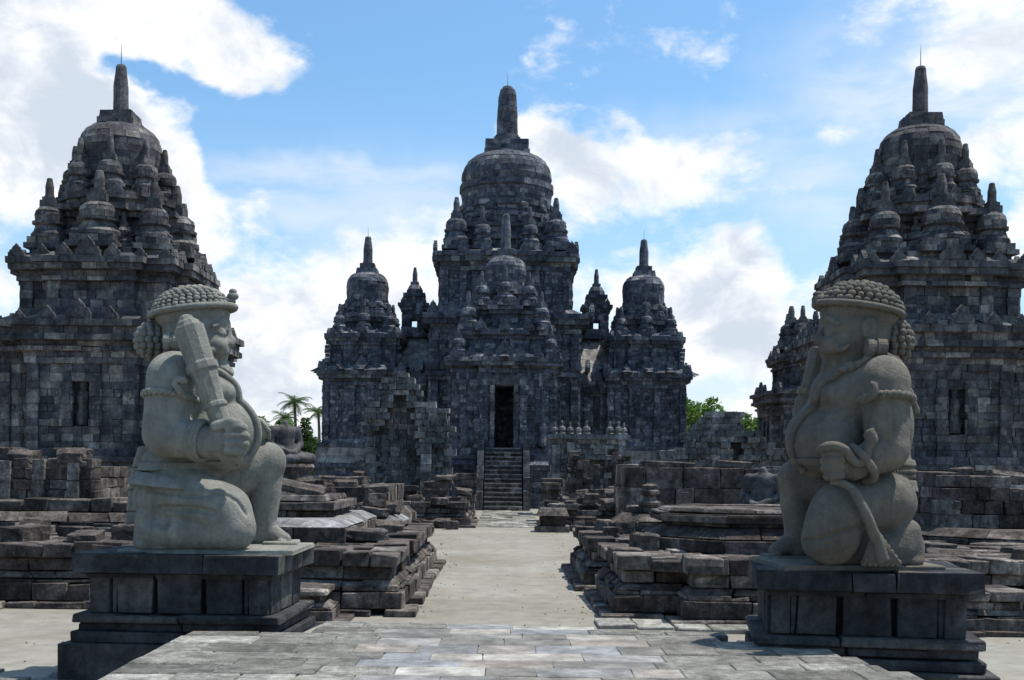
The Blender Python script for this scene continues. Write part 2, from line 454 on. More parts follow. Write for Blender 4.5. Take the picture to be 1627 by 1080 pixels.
def rings(mb, cx, cy, prof, bl, r, row=.25, **kw):
    """prof: list of (radius, z); splits into courses of blocks"""
    for (r0, z0), (r1, z1) in zip(prof, prof[1:]):
        if z1 - z0 < .01: continue
        k = max(1, int(round((z1 - z0) / row)))
        for q in range(k):
            f0, f1 = q / k, (q + 1) / k
            ra = r0 + (r1 - r0) * f0; rb = r0 + (r1 - r0) * f1
            ring(mb, cx, cy, z0 + (z1 - z0) * f0, z0 + (z1 - z0) * f1, ra, rb, max(5, int(2 * pi * ra / bl)), r, **kw)
    mb.lathe([(max(.01, a - .07), z) for a, z in prof], cx, cy, 24)

def dome_prof(R, z0, h, drum=.45, bulge=1.04, n=6):
    p = [(R * .97, z0), (R * bulge, z0 + h * drum)]
    for i in range(1, n + 1):
        a = pi / 2 * i / n
        p.append((max(.08, R * bulge * cos(a) ** .55), z0 + h * drum + h * (1 - drum) * sin(a)))
    return p

def spire_mb(r0, r1, z0, z1, r, cx=0, cy=0):
    mb = MB(); h = z1 - z0
    mb.lathe([(r0 * 1.18, z0 - .02), (r0 * 1.18, z0 + h * .06), (r0 * 1.02, z0 + h * .07), (r0 * .98, z0 + h * .3), (r0 * .94 + r1 * .06, z0 + h * .55), (r1 * 1.05, z0 + h * .85), (r1, z0 + h * .94), (r1 * .8, z0 + h * .985), (r1 * .4, z0 + h)], cx, cy, 14, r, .015)
    return mb

def stupa_protos(R, H, r, mat, parent, loc, nb=9):
    """a small bell stupa: stepped base, bell, box and spire; R bell radius, H whole height"""
    mb = MB()
    s = R * 1.25
    zb = H * .16
    masonry(mb, ngon(0, 0, s * 1.38, 4), [(0, zb * .45, .06 * R, .06 * R), (zb * .45, zb, -.10 * R, -.10 * R)], R * .7, r, row=zb * .6, depth=R * .5, inset=.05)
    zd = H * .60
    prof = [(R * 1.22, zb), (R * 1.22, zb + .05 * H), (R * 1.02, zb + .10 * H), (R * .90, zb + .17 * H), (R * 1.10, zb + .19 * H), (R * 1.12, zb + .225 * H), (R * .97, zb + .23 * H), (R * 1.0, zb + .31 * H), (R * .93, zb + .37 * H), (R * .70, zb + .42 * H), (R * .42, zd - .005)]
    rings(mb, 0, 0, prof, R * .62, r, row=H * .075, depth=R * .3, jit=.012, sub=2)
    o = mb.build('small_stupa', mat, parent, loc=loc)
    m2 = MB(); b = R * .50
    m2.box(-b, b, -b, b, zd - .02, zd + .085 * H, r, .008)
    m2.box(-b * .75, b * .75, -b * .75, b * .75, zd + .083 * H, zd + .13 * H, r, .006)
    m2.build('harmika', mat, o)
    spire_mb(R * .30, R * .20, zd + .13 * H, H, r).build('spire', mat, o, smooth=False)
    return o

def antefix_mb(w, h, t=.14):
    prof = [(-w, 0), (w, 0), (w, .34 * h), (.84 * w, .40 * h), (.78 * w, .52 * h), (.5 * w, .60 * h), (.42 * w, .74 * h), (.16 * w, .86 * h), (0, h), (-.16 * w, .86 * h), (-.42 * w, .74 * h), (-.5 * w, .60 * h), (-.78 * w, .52 * h), (-.84 * w, .40 * h), (-w, .34 * h)]
    mb = MB(); n = len(prof)
    mb.v += [(x, -t / 2, z) for x, z in prof] + [(x, t / 2, z) for x, z in prof]
    for a in range(n): b = (a + 1) % n; mb.f.append((a, a + n, b + n, b))
    mb.f.append(tuple(range(n))); mb.f.append(tuple(range(2 * n - 1, n - 1, -1)))
    p2 = [(x * .55, z * .6 + h * .12) for x, z in prof]; i = len(mb.v)
    mb.v += [(x, -t / 2 - .035, z) for x, z in p2] + [(x, -t / 2 + .01, z) for x, z in p2]
    for a in range(n): b = (a + 1) % n; mb.f.append((i + a, i + a + n, i + b + n, i + b))
    mb.f.append(tuple(i + q for q in range(n)))
    return mb

ANTE = {}
def antefix(parent, loc, rotz, w, h, mat, t=.14):
    key = (round(w, 2), round(h, 2), mat.name)
    if key not in ANTE: ANTE[key] = antefix_mb(w, h, t).mesh('antefix', mat)
    o = bpy.data.objects.new('antefix', ANTE[key]); C.objects.link(o); o.parent = parent
    o.location = loc; o.rotation_euler = (0, 0, rotz)
    return o

# ------------------------------------------------------------------ the two restored side temples (and the one behind)
def side_temple(name, label, cx, cy, seed, rod=True, roof=True, group=None):
    r = random.Random(seed); m = M['temple']
    t = thing(name, label, 'temple', (cx, cy, 0), group)
    low = redent(0, 0, 2.55, 2.62, [(0, .38, .26), (.38, .62, .46), (0, 1.22, .36), (1.22, 1.55, .46)])
    lowc = redent(0, 0, 2.70, 2.70, [(0, 1.60, .42)])
    pil = redent(0, 0, 2.70, 2.70, [(0, .30, .12), (.30, .55, .46), (.55, 1.22, .36), (1.22, 1.55, .46), (2.2, 2.7, .08)])
    mb = MB()
    masonry(mb, lowc, [(0, .5, .95, .95), (.5, .9, .86, .82), (.9, 1.12, .62, .62), (1.12, 1.26, .72, .72)], .5, r, row=.24, jit=.02, depth=.45)
    masonry(mb, lowc, [(1.86, 2.04, .22, .22), (2.04, 2.2, .34, .34), (2.2, 2.42, .14, .1)], .5, r, row=.22, jit=.015, depth=.5)
    mb.build('base', m, t)
    mb = MB()
    masonry(mb, lowc, [(1.26, 1.56, .56, .30), (1.56, 1.86, .42, .36)], .6, r, row=.3, jit=.012, depth=.5)
    mb.build('base_moulding', M['ledge'], t)
    mb = MB()
    flat = redent(0, 0, 2.70, 2.70, [(0, .55, .40), (.55, 1.22, .36), (1.22, 1.55, .46), (2.2, 2.7, .08)])
    masonry(mb, flat, [(2.4, 3.05, 0, 0), (4.35, 4.86, 0, 0)], .33, r, row=.225, jit=.022, depth=.30, relief=.08)
    masonry(mb, pil, [(3.05, 4.35, 0, 0)], .33, r, row=.22, jit=.022, depth=.30, relief=.12)
    masonry(mb, lowc, [(4.86, 5.22, .03, .06)], .42, r, row=.2, jit=.02)
    mb.build('wall', m, t)
    # niche with a weathered carved figure on each side
    for q in range(4):
        nb = MB(); a = q * pi / 2
        nb.lathe([(.16, 3.1), (.19, 3.3), (.13, 3.6), (.17, 3.9), (.15, 4.05), (.06, 4.12), (.10, 4.2), (.10, 4.32), (.02, 4.42)], 0, -2.90, 10, r, .12)
        o = nb.build('relief_figure', m, t); o.rotation_euler = (0, 0, a)
    mb = MB()
    masonry(mb, lowc, [(5.22, 5.36, .16, .16), (5.36, 5.52, .06, .12), (5.52, 5.70, .34, .34), (5.70, 5.92, .26, .26), (5.92, 6.12, .40, .40)], .5, r, row=.2, jit=.025, depth=.7, miss=.02)
    mb.build('lower_cornice', m, t)
    up = redent(0, 0, 2.15, 2.15, [(0, 1.28, .28)])
    upp = redent(0, 0, 2.15, 2.15, [(0, .95, .18), (.95, 1.28, .30), (1.8, 2.2, .06)])
    mb = MB()
    masonry(mb, up, [(6.1, 6.37, .66, .14), (6.37, 6.58, .06, .06)], .42, r, row=.23, jit=.02)
    masonry(mb, upp, [(6.58, 7.36, 0, 0)], .34, r, row=.235, jit=.022)
    mb.build('upper_wall', m, t)
    mb = MB()
    masonry(mb, up, [(7.36, 7.5, .12, .12), (7.5, 7.68, .04, .08), (7.68, 7.86, .30, .30), (7.86, 8.05, .36, .36)], .45, r, row=.19, jit=.025, depth=.7, miss=.02)
    mb.build('upper_cornice', m, t)
    # antefixes on both ledges
    for (zz, hw, mid, us) in ((6.12, 3.02, .36, (-2.72, -1.85, -.9, 0, .9, 1.85, 2.72)), (8.05, 2.42, .26, (-2.2, -1.45, -.72, 0, .72, 1.45, 2.2))):
        for s in range(4):
            a = s * pi / 2
            for u in us:
                big = u == 0; front = hw + (mid if abs(u) < 1.4 else 0) - .02
                x, y = u, -front
                w, h = (.36, .62) if big else ((.24, .42) if r.random() < .7 else (.20, .34))
                if not big and r.random() < .12: continue
                antefix(t, (x * cos(a) - y * sin(a), x * sin(a) + y * cos(a), zz - .03), a + r.uniform(-.05, .05), w, h, m)
    rf = redent(0, 0, 1.88, 1.88, [(0, 1.0, .25)])
    mb = MB()
    masonry(mb, rf, [(8.03, 8.24, .52, .16), (8.24, 8.42, .12, .12)], .42, r, row=.2, jit=.03, depth=.8)
    masonry(mb, rf, [(8.42, 8.9, -.45, -.5), (8.9, 9.05, -.32, -.32), (9.05, 9.45, -.55, -.62), (9.45, 9.62, -.38, -.38), (9.62, 9.8, -.16, -.16)], .36, r, row=.2, jit=.035, depth=.6, miss=.02)
    mb.build('roof_tier', m, t)
    # lower ring of stupas: fat ones on the sides, slim ones on the corners
    fat = stupa_protos(.58, 2.40, r, m, t, (0, -1.78, 8.38))
    slim = stupa_protos(.43, 2.2, r, m, t, (-1.58, -1.58, 8.38))
    for s in range(1, 4):
        a = s * pi / 2
        copy_part(fat, t, (1.78 * sin(a), -1.78 * cos(a), 8.38), a)
        copy_part(slim, t, (1.58 * (1 if s in (1, 2) else -1), 1.58 * (1 if s > 1 else -1), 8.38), a + .2)
    sm = None
    for s in range(8):
        a = s * pi / 4 + pi / 8; sx = 1 if sin(a) > 0 else -1
        mid = stupa_protos(.27, 1.15, r, m, t, (1.74 * cos(a), 1.74 * sin(a), 8.44)) if sm is None else copy_part(sm, t, (1.74 * cos(a), 1.74 * sin(a), 8.44), a)
        sm = sm or mid
    if roof:
        mb = MB()
        masonry(mb, ngon(0, 0, 1.75, 16), [(9.78, 9.98, .02, .02), (9.98, 10.2, .12, .12)], .36, r, row=.2, jit=.03, depth=.5)
        masonry(mb, ngon(0, 0, 1.15, 16), [(10.2, 10.5, .08, .05), (10.5, 10.66, .14, .14), (10.66, 10.95, 0, 0)], .36, r, row=.2, jit=.03, depth=.5)
        mb.build('drum', m, t)
        one = None
        for s in range(8):
            a = s * pi / 4 + .12
            p = (1.37 * cos(a), 1.37 * sin(a), 10.10)
            if one is None: one = stupa_protos(.36, 1.85, r, m, t, p)
            else: copy_part(one, t, p, a)
        mb = MB()
        rings(mb, 0, 0, dome_prof(1.22, 10.93, 1.72, .5), .42, r, row=.24, jit=.016, depth=.35)
        d = mb.build('dome', m, t)
        mb = MB()
        masonry(mb, rect(-.52, .52, -.52, .52), [(12.55, 12.78, .04, .04), (12.78, 13.02, 0, -.03)], .5, r, row=.22, jit=.02, depth=.4)
        mb.build('harmika', m, t)
        mb = spire_mb(.235, .165, 13.0, 14.58, r); sp = mb.build('spire', m, t)
        if rod:
            mb = MB(); mb.tube([(0, 0, 14.5), (0, 0, 15.0), (0.005, 0, 15.25)], [.014, .010, .004], 6); mb.build('lightning_rod', M['metal'], sp)
    else:
        mb = MB()
        masonry(mb, ngon(0, 0, 1.35, 8), [(9.75, 9.95, .0, .0)], .36, r, row=.2, jit=.05, depth=.9, miss=.3)
        mb.build('broken_top', m, t)
    return t

side_temple('side_temple', 'tall dark stone temple behind the guardian that holds the upright club, bell roof and rod', -12.25, 35.9, 11)
side_temple('side_temple', 'tall dark stone temple behind the guardian with the snake, bell roof and rod', 12.75, 35.3, 23)
side_temple('side_temple', 'lower dark stone temple without a main dome, half hidden beyond the snake guardian', 16.9, 60.5, 31, rod=False, roof=False)

# ------------------------------------------------------------------ the main temple
def main_temple():
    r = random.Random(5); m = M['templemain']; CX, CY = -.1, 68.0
    t = thing('main_temple', 'great cross-shaped stone temple with tall central dome at the end of the path', 'temple', (CX, CY, 0))
    L = lambda y: y - CY
    # --- base of everything
    mb = MB()
    body = redent(0, 0, 4.1, 4.55, [(0, 2.2, .25)])
    masonry(mb, body, [(0, .6, .9, .9), (.6, 1.2, .75, .7), (1.2, 1.6, .5, .5), (1.6, 1.9, .62, .62), (1.9, 2.4, .45, .25), (2.4, 2.7, .35, .35), (2.7, 3.05, .15, .1)], .6, r, row=.3, jit=.02, depth=.6)
    mb.build('base', m, t)
    mb = MB()
    pl = redent(0, 0, 4.1, 4.55, [(2.8, 3.1, .16), (3.7, 4.6, .14), (0, 2.2, .25)])
    masonry(mb, pl, [(3.05, 9.5, 0, 0)], .33, r, row=.21, jit=.035, depth=.35, relief=.35)
    mb.build('body', m, t)
    mb = MB()
    masonry(mb, body, [(6.9, 7.1, .22, .22), (7.1, 7.3, .34, .34), (7.3, 7.5, .18, .1)], .5, r, row=.2, jit=.03, depth=.5, miss=.05)
    masonry(mb, body, [(9.5, 9.75, .12, .12), (9.75, 10.0, .04, .1), (10.0, 10.3, .38, .38), (10.3, 10.6, .48, .48)], .55, r, row=.26, jit=.035, depth=.9, miss=.03)
    mb.build('body_cornice', m, t)
    mb = MB()
    us = redent(0, 0, 3.6, 3.6, [(0, .75, .1), (.75, 1.2, .34), (1.2, 1.9, .2), (2.2, 2.6, .12), (3.25, 3.8, .14)])
    uc = redent(0, 0, 3.6, 3.6, [(0, 1.9, .24)])
    masonry(mb, uc, [(10.6, 10.95, .85, .25), (10.95, 11.2, .12, .12)], .5, r, row=.28, jit=.03, depth=.6)
    masonry(mb, us, [(11.2, 13.15, 0, 0)], .33, r, row=.21, jit=.035, relief=.35)
    mb.build('upper_storey', m, t)
    mb = MB()
    masonry(mb, uc, [(13.15, 13.4, .1, .1), (13.4, 13.65, .03, .12), (13.65, 13.95, .34, .34), (13.95, 14.2, .42, .42)], .55, r, row=.25, jit=.035, depth=.9, miss=.03)
    mb.build('upper_cornice', m, t)
    mb = MB()
    rf = redent(0, 0, 3.2, 3.2, [(0, 1.7, .25)])
    masonry(mb, rf, [(14.2, 14.5, .6, -.1), (14.5, 15.1, -.5, -.55), (15.1, 15.35, -.35, -.35), (15.35, 15.9, -.75, -.8), (15.9, 16.15, -.6, -.6)], .5, r, row=.27, jit=.045, depth=.9, miss=.02)
    masonry(mb, ngon(0, 0, 2.95, 16), [(16.1, 16.5, 0, -.05), (16.5, 16.75, .06, .06), (16.75, 17.2, -.2, -.24), (17.2, 17.5, -.08, -.08)], .5, r, row=.27, jit=.045, depth=.7)
    mb.build('roof_tier', m, t)
    fat = stupa_protos(.62, 3.1, r, m, t, (-2.85, -2.85, 14.4))
    for (x, y) in ((2.85, -2.85), (2.85, 2.85), (-2.85, 2.85)): copy_part(fat, t, (x, y, 14.4), r.uniform(0, 3))
    mid = stupa_protos(.46, 2.5, r, m, t, (-1.35, -3.15, 14.4))
    for (x, y) in ((1.35, -3.15), (-3.15, -1.3), (3.15, -1.3), (-3.15, 1.3), (3.15, 1.3)): copy_part(mid, t, (x, y, 14.4), r.uniform(0, 3))
    ring2 = stupa_protos(.40, 2.1, r, m, t, (2.55 * cos(-1.9), 2.55 * sin(-1.9), 16.15))
    for a in (-2.45, -1.2, -.7, 0, -3.14): copy_part(ring2, t, (2.55 * cos(a), 2.55 * sin(a), 16.15), a)
    mb = MB()
    rings(mb, 0, 0, [(2.68, 17.45), (2.66, 17.9), (2.72, 18.35), (2.80, 18.4), (2.80, 18.75)] , .5, r, row=.28, jit=.03, depth=.5)
    rings(mb, 0, 0, dome_prof(2.62, 18.72, 2.0, .22, 1.03, 7), .5, r, row=.3, jit=.022, depth=.5)
    mb.build('dome', m, t)
    mb = MB()
    masonry(mb, rect(-1.28, 1.28, -1.28, 1.28), [(20.45, 20.75, .06, .06), (20.75, 21.35, 0, -.02)], .5, r, row=.3, jit=.025, depth=.5)
    masonry(mb, rect(-.78, .78, -.78, .78), [(21.33, 21.6, .0, .0)], .5, r, row=.3, jit=.02, depth=.5)
    mb.build('harmika', m, t)
    mb = MB()
    rings(mb, 0, 0, [(.74, 21.58), (.70, 21.85), (.64, 21.86), (.60, 23.2), (.53, 24.2), (.46, 24.55), (.30, 24.75), (.1, 24.85)], .5, r, row=.3, jit=.012, depth=.3)
    sp = mb.build('spire', m, t)
    mb = MB(); mb.tube([(0, 0, 24.8), (0, 0, 25.6)], [.02, .008], 6); mb.build('lightning_rod', M['metal'], sp)
    # antefixes of the body
    for (zz, hw, p, us_, sz) in ((10.6, 5.0, .2, (-4.0, -3.0, -1.2, 1.2, 3.0, 4.0), 1.0), (14.2, 4.1, .2, (-3.7, -2.4, -1.1, 0, 1.1, 2.4, 3.7), .9), (7.5, 4.8, .2, (-4.0, -3.3, 3.3, 4.0), .9)):
        for s in (0, 1, 3):
            a = s * pi / 2
            for u in us_:
                if r.random() < .12: continue
                y = -hw - (p if abs(u) < 2 else 0) + .12
                antefix(t, (u * cos(a) - y * sin(a), u * sin(a) + y * cos(a), zz - .04), a, .34 * sz, .75 * sz, m, .2)
    # --- porch
    PC = (57.0 + 64.0) / 2 - CY; HYP = 3.5; HXP = 2.62
    def porch_plan(door):
        st = [(0, .86, .30), (.86, 1.12, .42), (1.12, 1.5, .16), (1.9, 2.25, .10)]
        p = redent(0, PC, HXP, HYP, st, [(0, 1.2, .1), (2.2, 2.6, .1)])
        if door:                                        # a real doorway: notch in the front side
            ys = min(q[1] for q in p); out = []
            i = next(k for k, q in enumerate(p) if abs(q[0] + 1.12) < .02 and abs(q[1] - ys) < .02)
            out = []
            for k, q in enumerate(p):
                if abs(abs(q[0]) - .86) < 1e-4 and q[1] < PC - HYP: 
                    if q[0] < 0 and abs(q[1] - ys) < 1e-4: out += [(-.86, ys), (-.86, ys + .12)]
                    elif q[0] < 0: out += [(-.5, ys + .12), (-.5, ys + 3.4), (.5, ys + 3.4), (.5, ys + .12)]
                    elif abs(q[1] - ys) > 1e-4: out += [(.86, ys + .12)]
                    else: out += [(.86, ys)]
                else: out.append(q)
            return out
        return p
    mb = MB()
    pb = redent(0, PC, HXP, HYP, [(0, 1.2, .34)], [(0, 1.2, .1)])
    masonry(mb, pb, [(0, .45, .55, .55), (.45, .75, .42, .42), (.75, 1.9, .25, .25), (1.9, 2.15, .38, .38), (2.15, 2.45, .5, .30), (2.45, 2.65, .36, .36), (2.65, 3.0, .16, .10)], .55, r, row=.3, jit=.02, depth=.6)
    o = mb.build('porch_base', m, t)
    mb = MB()
    masonry(mb, porch_plan(True), [(3.0, 6.1, 0, 0)], .30, r, row=.205, jit=.034, depth=.33, core=False, relief=.4)
    # core left open at the doorway
    for (x0, x1, y0, y1) in ((-HXP + .06, -.56, PC - HYP + .02, PC + HYP), (.56, HXP - .06, PC - HYP + .02, PC + HYP), (-.6, .6, PC - HYP + 3.2, PC + HYP)):
        mb.box(x0, x1, y0, y1, 2.9, 6.05)
    mb.box(-.9, .9, PC - HYP - .2, PC + HYP, 6.08, 6.12)
    masonry(mb, porch_plan(False), [(6.1, 6.75, 0, 0)], .45, r, row=.3, jit=.025, depth=.5)
    po = mb.build('porch', m, t)
    mb = MB(); ys = PC - HYP - .42
    for s in (-1, 1):
        for q in range(7): mb.box(s * .60 - .11, s * .60 + .11, ys + .02, ys + .28, 3.02 + q * .45, 3.02 + q * .45 + .43, r, .012)
    mb.box(-.78, .78, ys - .01, ys + .3, 6.15, 6.45, r, .01)
    for q, w in enumerate((.66, .5, .32, .16)): mb.box(-w, w, ys + .03, ys + .3, 6.46 + q * .17, 6.46 + q * .17 + .165, r, .015)
    mb.build('door_frame', M['temple'], po)
    for s in (-1, 1):                                   # guardian reliefs beside the door
        nb = MB(); nb.lathe([(.22, 3.1), (.25, 3.3), (.15, 3.65), (.22, 4.0), (.18, 4.2), (.09, 4.28), (.14, 4.4), (.12, 4.55), (.03, 4.68)], s * 1.95, PC - HYP - .08, 10, r, .15)
        nb.build('relief_figure', m, po)
    mb = MB()
    pc = redent(0, PC, HXP, HYP, [(0, 1.2, .34)], [(0, 1.2, .1)])
    masonry(mb, pc, [(6.75, 6.95, .10, .10), (6.95, 7.1, .04, .1), (7.1, 7.3, .32, .32), (7.3, 7.52, .40, .40)], .5, r, row=.2, jit=.03, depth=.9, miss=.03)
    mb.build('porch_cornice', m, t)
    mb = MB()
    p2 = redent(0, PC, 2.15, 3.0, [(0, .5, .05), (.5, .95, .25)], [(0, 1.2, .1)])
    p3 = redent(0, PC + .2, 1.75, 2.6, [(0, .7, .25)], [(0, 1.0, .1)])
    masonry(mb, p2, [(7.5, 7.82, .80, .18), (7.82, 8.5, 0, 0), (8.5, 8.7, .14, .14), (8.7, 8.95, .28, .28)], .42, r, row=.24, jit=.035, depth=.7, miss=.02)
    masonry(mb, p3, [(8.95, 9.17, .55, .08), (9.17, 9.85, -.05, -.05), (9.85, 10.05, .1, .1), (10.05, 10.28, .2, .2)], .42, r, row=.23, jit=.04, depth=.7, miss=.02)
    masonry(mb, ngon(0, PC + .1, 1.5, 12), [(10.28, 10.6, .1, .1), (10.6, 11.1, -.15, -.2), (11.1, 11.35, 0, 0), (11.35, 11.8, -.25, -.3)], .4, r, row=.24, jit=.035, depth=.5)
    mb.build('porch_roof', m, t)
    mb = MB()
    rings(mb, 0, PC + .1, dome_prof(1.08, 11.75, 1.5, .45), .4, r, row=.25, jit=.02, depth=.3)
    pd = mb.build('porch_dome', m, t)
    mb = MB(); mb.box(-.42, .42, PC - .32, PC + .52, 13.15, 13.6, r, .02); mb.build('harmika', m, pd)
    spire_mb(.26, .19, 13.58, 15.55, r, 0, PC + .1).build('spire', m, pd)
    s1 = stupa_protos(.40, 2.0, r, m, t, (-1.85, PC - 2.85, 8.95))
    for (x, y, z, sc) in ((1.85, PC - 2.85, 8.95, 1), (-1.95, PC - .6, 8.95, 1), (1.95, PC - .6, 8.95, 1), (-2.3, PC - 3.3, 7.5, .85), (2.3, PC - 3.3, 7.5, .85), (-1.2, PC - 2.3, 10.25, .9), (1.2, PC - 2.3, 10.25, .9), (0, PC - 2.45, 10.25, 1.05), (-1.4, PC - .3, 10.25, .9), (1.4, PC - .3, 10.25, .9)):
        copy_part(s1, t, (x, y, z), r.uniform(0, 3), (sc, sc, sc))
    for (zz, y, us_, sz) in ((7.52, PC - HYP - .3, (-2.5, -1.7, 1.7, 2.5), .8), (7.52, PC - HYP - .62, (-.8, .8), .8), (7.52, PC - HYP - .64, (0,), 1.35), (8.95, PC - 3.4, (-1.2, 0, 1.2), .9), (10.28, PC - 2.7, (-.5, .5), .7)):
        for u in us_: antefix(t, (u, y, zz - .04), r.uniform(-.05, .05), .32 * sz, .72 * sz, m, .18)
    # --- stairs with balustrades
    mb = MB(); tm = MB(); n = 14; y0 = 53.0 - CY; y1 = 56.5 - CY
    for q in range(n):
        ya = y0 + (y1 - y0) * q / n; z1 = 3.0 * (q + 1) / n
        ns = 4; cuts = [-.9] + sorted(r.uniform(-.7, .7) for _ in range(ns - 1)) + [.9]
        for a, b in zip(cuts, cuts[1:]):
            if b - a > .05:
                mb.box(a + .004, b - .004, ya + .05 + r.uniform(-.01, .01), y1 + .6, (z1 - .22) if q else -.05, z1 - .075)
                tm.box(a + .004, b - .004, ya + r.uniform(-.015, .01), y1 + .6, z1 - .07, z1 + r.uniform(-.006, .006))
    st = mb.build('staircase', M['ruin'], t); tm.build('tread', M['sloped'], st)  # lighter treads over darker risers: sunlit step tops put into the colour
    for s in (-1, 1):
        mb = MB()
        for q in range(5):
            ya = y0 + .25 + q * .7; zt = .9 + q * .62
            mb.box(s * 1.12 - .16, s * 1.12 + .16, ya, ya + .72, 0, zt + r.uniform(-.05, .05), r, .012)
        mb.build('balustrade', M['temple'], st)
        mb = MB(); mb.box(s * 1.12 - .15, s * 1.12 + .15, y1 - .62, y1 - .35, .9, 2.85, r, .015); mb.build('balustrade_post', M['ledge'], st)
    # --- side chapels with their roofs
    for s in (-1, 1):
        ch = MB(); X, Y = s * 8.0, -2.0
        cp = redent(X, Y, 2.1, 2.1, [(0, 1.0, .18)])
        masonry(ch, cp, [(0, .6, .75, .75), (.6, 1.5, .6, .6), (1.5, 1.9, .42, .42), (1.9, 2.2, .55, .55), (3.05, 3.3, .3, .3), (3.3, 3.55, .14, .08)], .6, r, row=.3, jit=.02, depth=.6)
        cw = redent(X, Y, 2.1, 2.1, [(0, .4, .06), (.4, .7, .26), (.7, 1.0, .18), (1.45, 1.65, .08), (1.85, 2.2, .12)])
        masonry(ch, cw, [(3.5, 6.55, 0, 0)], .30, r, row=.2, jit=.034, depth=.33, relief=.4)
        masonry(ch, cp, [(6.55, 6.75, .1, .1), (6.75, 6.95, .04, .08), (6.95, 7.15, .30, .30), (7.15, 7.4, .40, .40)], .5, r, row=.22, jit=.03, depth=.8, miss=.03)
        c2 = redent(X, Y, 1.78, 1.78, [(0, .45, .05), (.45, .85, .2), (1.55, 1.8, .08)])
        masonry(ch, c2, [(7.4, 7.68, .66, .16), (7.68, 8.85, 0, 0), (8.85, 9.05, .1, .1), (9.05, 9.25, .2, .24), (9.25, 9.5, .32, .32)], .42, r, row=.24, jit=.03, depth=.6, miss=.02)
        co = ch.build('side_chapel', m, t)
        lb = MB()
        masonry(lb, cp, [(2.2, 2.6, .52, .36), (2.6, 3.05, .40, .34)], .7, r, row=.45, jit=.012, depth=.5); lb.build('base_moulding', M['ledge'], co)
        rt = MB()
        c3 = redent(X, Y, 1.55, 1.55, [(0, .8, .18)])
        masonry(rt, c3, [(9.5, 9.75, .42, -.1), (9.75, 10.25, -.4, -.45), (10.25, 10.5, -.22, -.22), (10.5, 10.75, -.1, -.1)], .4, r, row=.25, jit=.04, depth=.6, miss=.02)
        masonry(rt, ngon(X, Y, 1.3, 12), [(10.75, 11.1, .0, -.05), (11.1, 11.35, .12, .12), (11.35, 11.6, -.1, -.1)], .4, r, row=.25, jit=.035, depth=.5)
        rings(rt, X, Y, dome_prof(1.2, 11.55, 1.7, .5, 1.02), .42, r, row=.26, jit=.02, depth=.3)
        ro = rt.build('chapel_dome', m, t)
        hb = MB(); masonry(hb, rect(X - .58, X + .58, Y - .58, Y + .58), [(13.12, 13.45, .04, .0), (13.45, 13.75, -.15, -.15)], .5, r, row=.3, jit=.02, depth=.4); hb.build('harmika', m, ro)
        sp = spire_mb(.27, .19, 13.73, 15.35, r, X, Y); sp.tube([(X, Y, 15.3), (X, Y, 15.9)], [.016, .006], 6); sp.build('spire', m, ro)
        for (x, y, z, sc) in ((-1.4, -1.4, 9.6, 1), (1.4, -1.4, 9.6, 1), (1.4, 1.4, 9.6, 1), (-1.4, 1.4, 9.6, 1), (0, -1.5, 9.6, 1.15), (-1.5 * s, 0, 9.6, 1.1), (1.5 * s, 0, 9.6, 1.1), (-.75, -.95, 10.7, .8), (.75, -.95, 10.7, .8), (0, -1.15, 10.7, .85), (1.1, -.2, 10.7, .8), (-1.1, -.2, 10.7, .8)):
            copy_part(s1, t, (X + x, Y + y, z), r.uniform(0, 3), (.82 * sc,) * 3)
        for (zz, hw, us_, sz) in ((7.4, 2.36, (-2.2, -1.2, 0, 1.2, 2.2), 1.0), (9.5, 1.95, (-1.7, -.8, 0, .8, 1.7), .65)):
            for q in (0, 1, 3):
                a = q * pi / 2
                for u in us_:
                    k = 1.5 if u == 0 else .95
                    y = -hw - (.15 if abs(u) < .8 else 0)
                    antefix(t, (X + u * cos(a) - y * sin(a), Y + u * sin(a) + y * cos(a), zz - .04), a, .26 * sz * k, .58 * sz * k, m, .16)
        # corridor with its pale sloping roof, and the turret above it
        co_ = MB(); x0, x1 = sorted((s * 4.5, s * 6.0))
        wl = redent(s * 5.2, -2.0, 1.0, 1.6, [(0, .35, .0), (.35, .55, .14)])
        masonry(co_, wl, [(0, 1.5, .5, .5), (1.5, 2.2, .45, .4), (2.2, 3.2, .3, .2)], .5, r, row=.3, jit=.02, depth=.5)
        masonry(co_, wl, [(3.2, 6.3, 0, 0), (6.3, 6.6, .14, .2), (6.6, 6.9, .25, .25)], .3, r, row=.2, jit=.034, depth=.35)
        cb = co_.build('corridor', m, t)
        nb = MB(); nb.box(s * 5.2 - .3, s * 5.2 + .3, -3.66, -3.45, 4.4, 6.0, r, .01); nb.box(s * 5.2 - .42, s * 5.2 - .3, -3.72, -3.45, 4.3, 6.1, r, .01); nb.box(s * 5.2 + .3, s * 5.2 + .42, -3.72, -3.45, 4.3, 6.1, r, .01); nb.box(s * 5.2 - .45, s * 5.2 + .45, -3.75, -3.45, 6.1, 6.3, r, .01)
        nb.build('dark_niche_panel', M['plinth'], cb)  # black stone panel painted in for the shade of a niche, no recess
        rm = MB(); nrow = 11; ym, yf = 0.0, -3.75
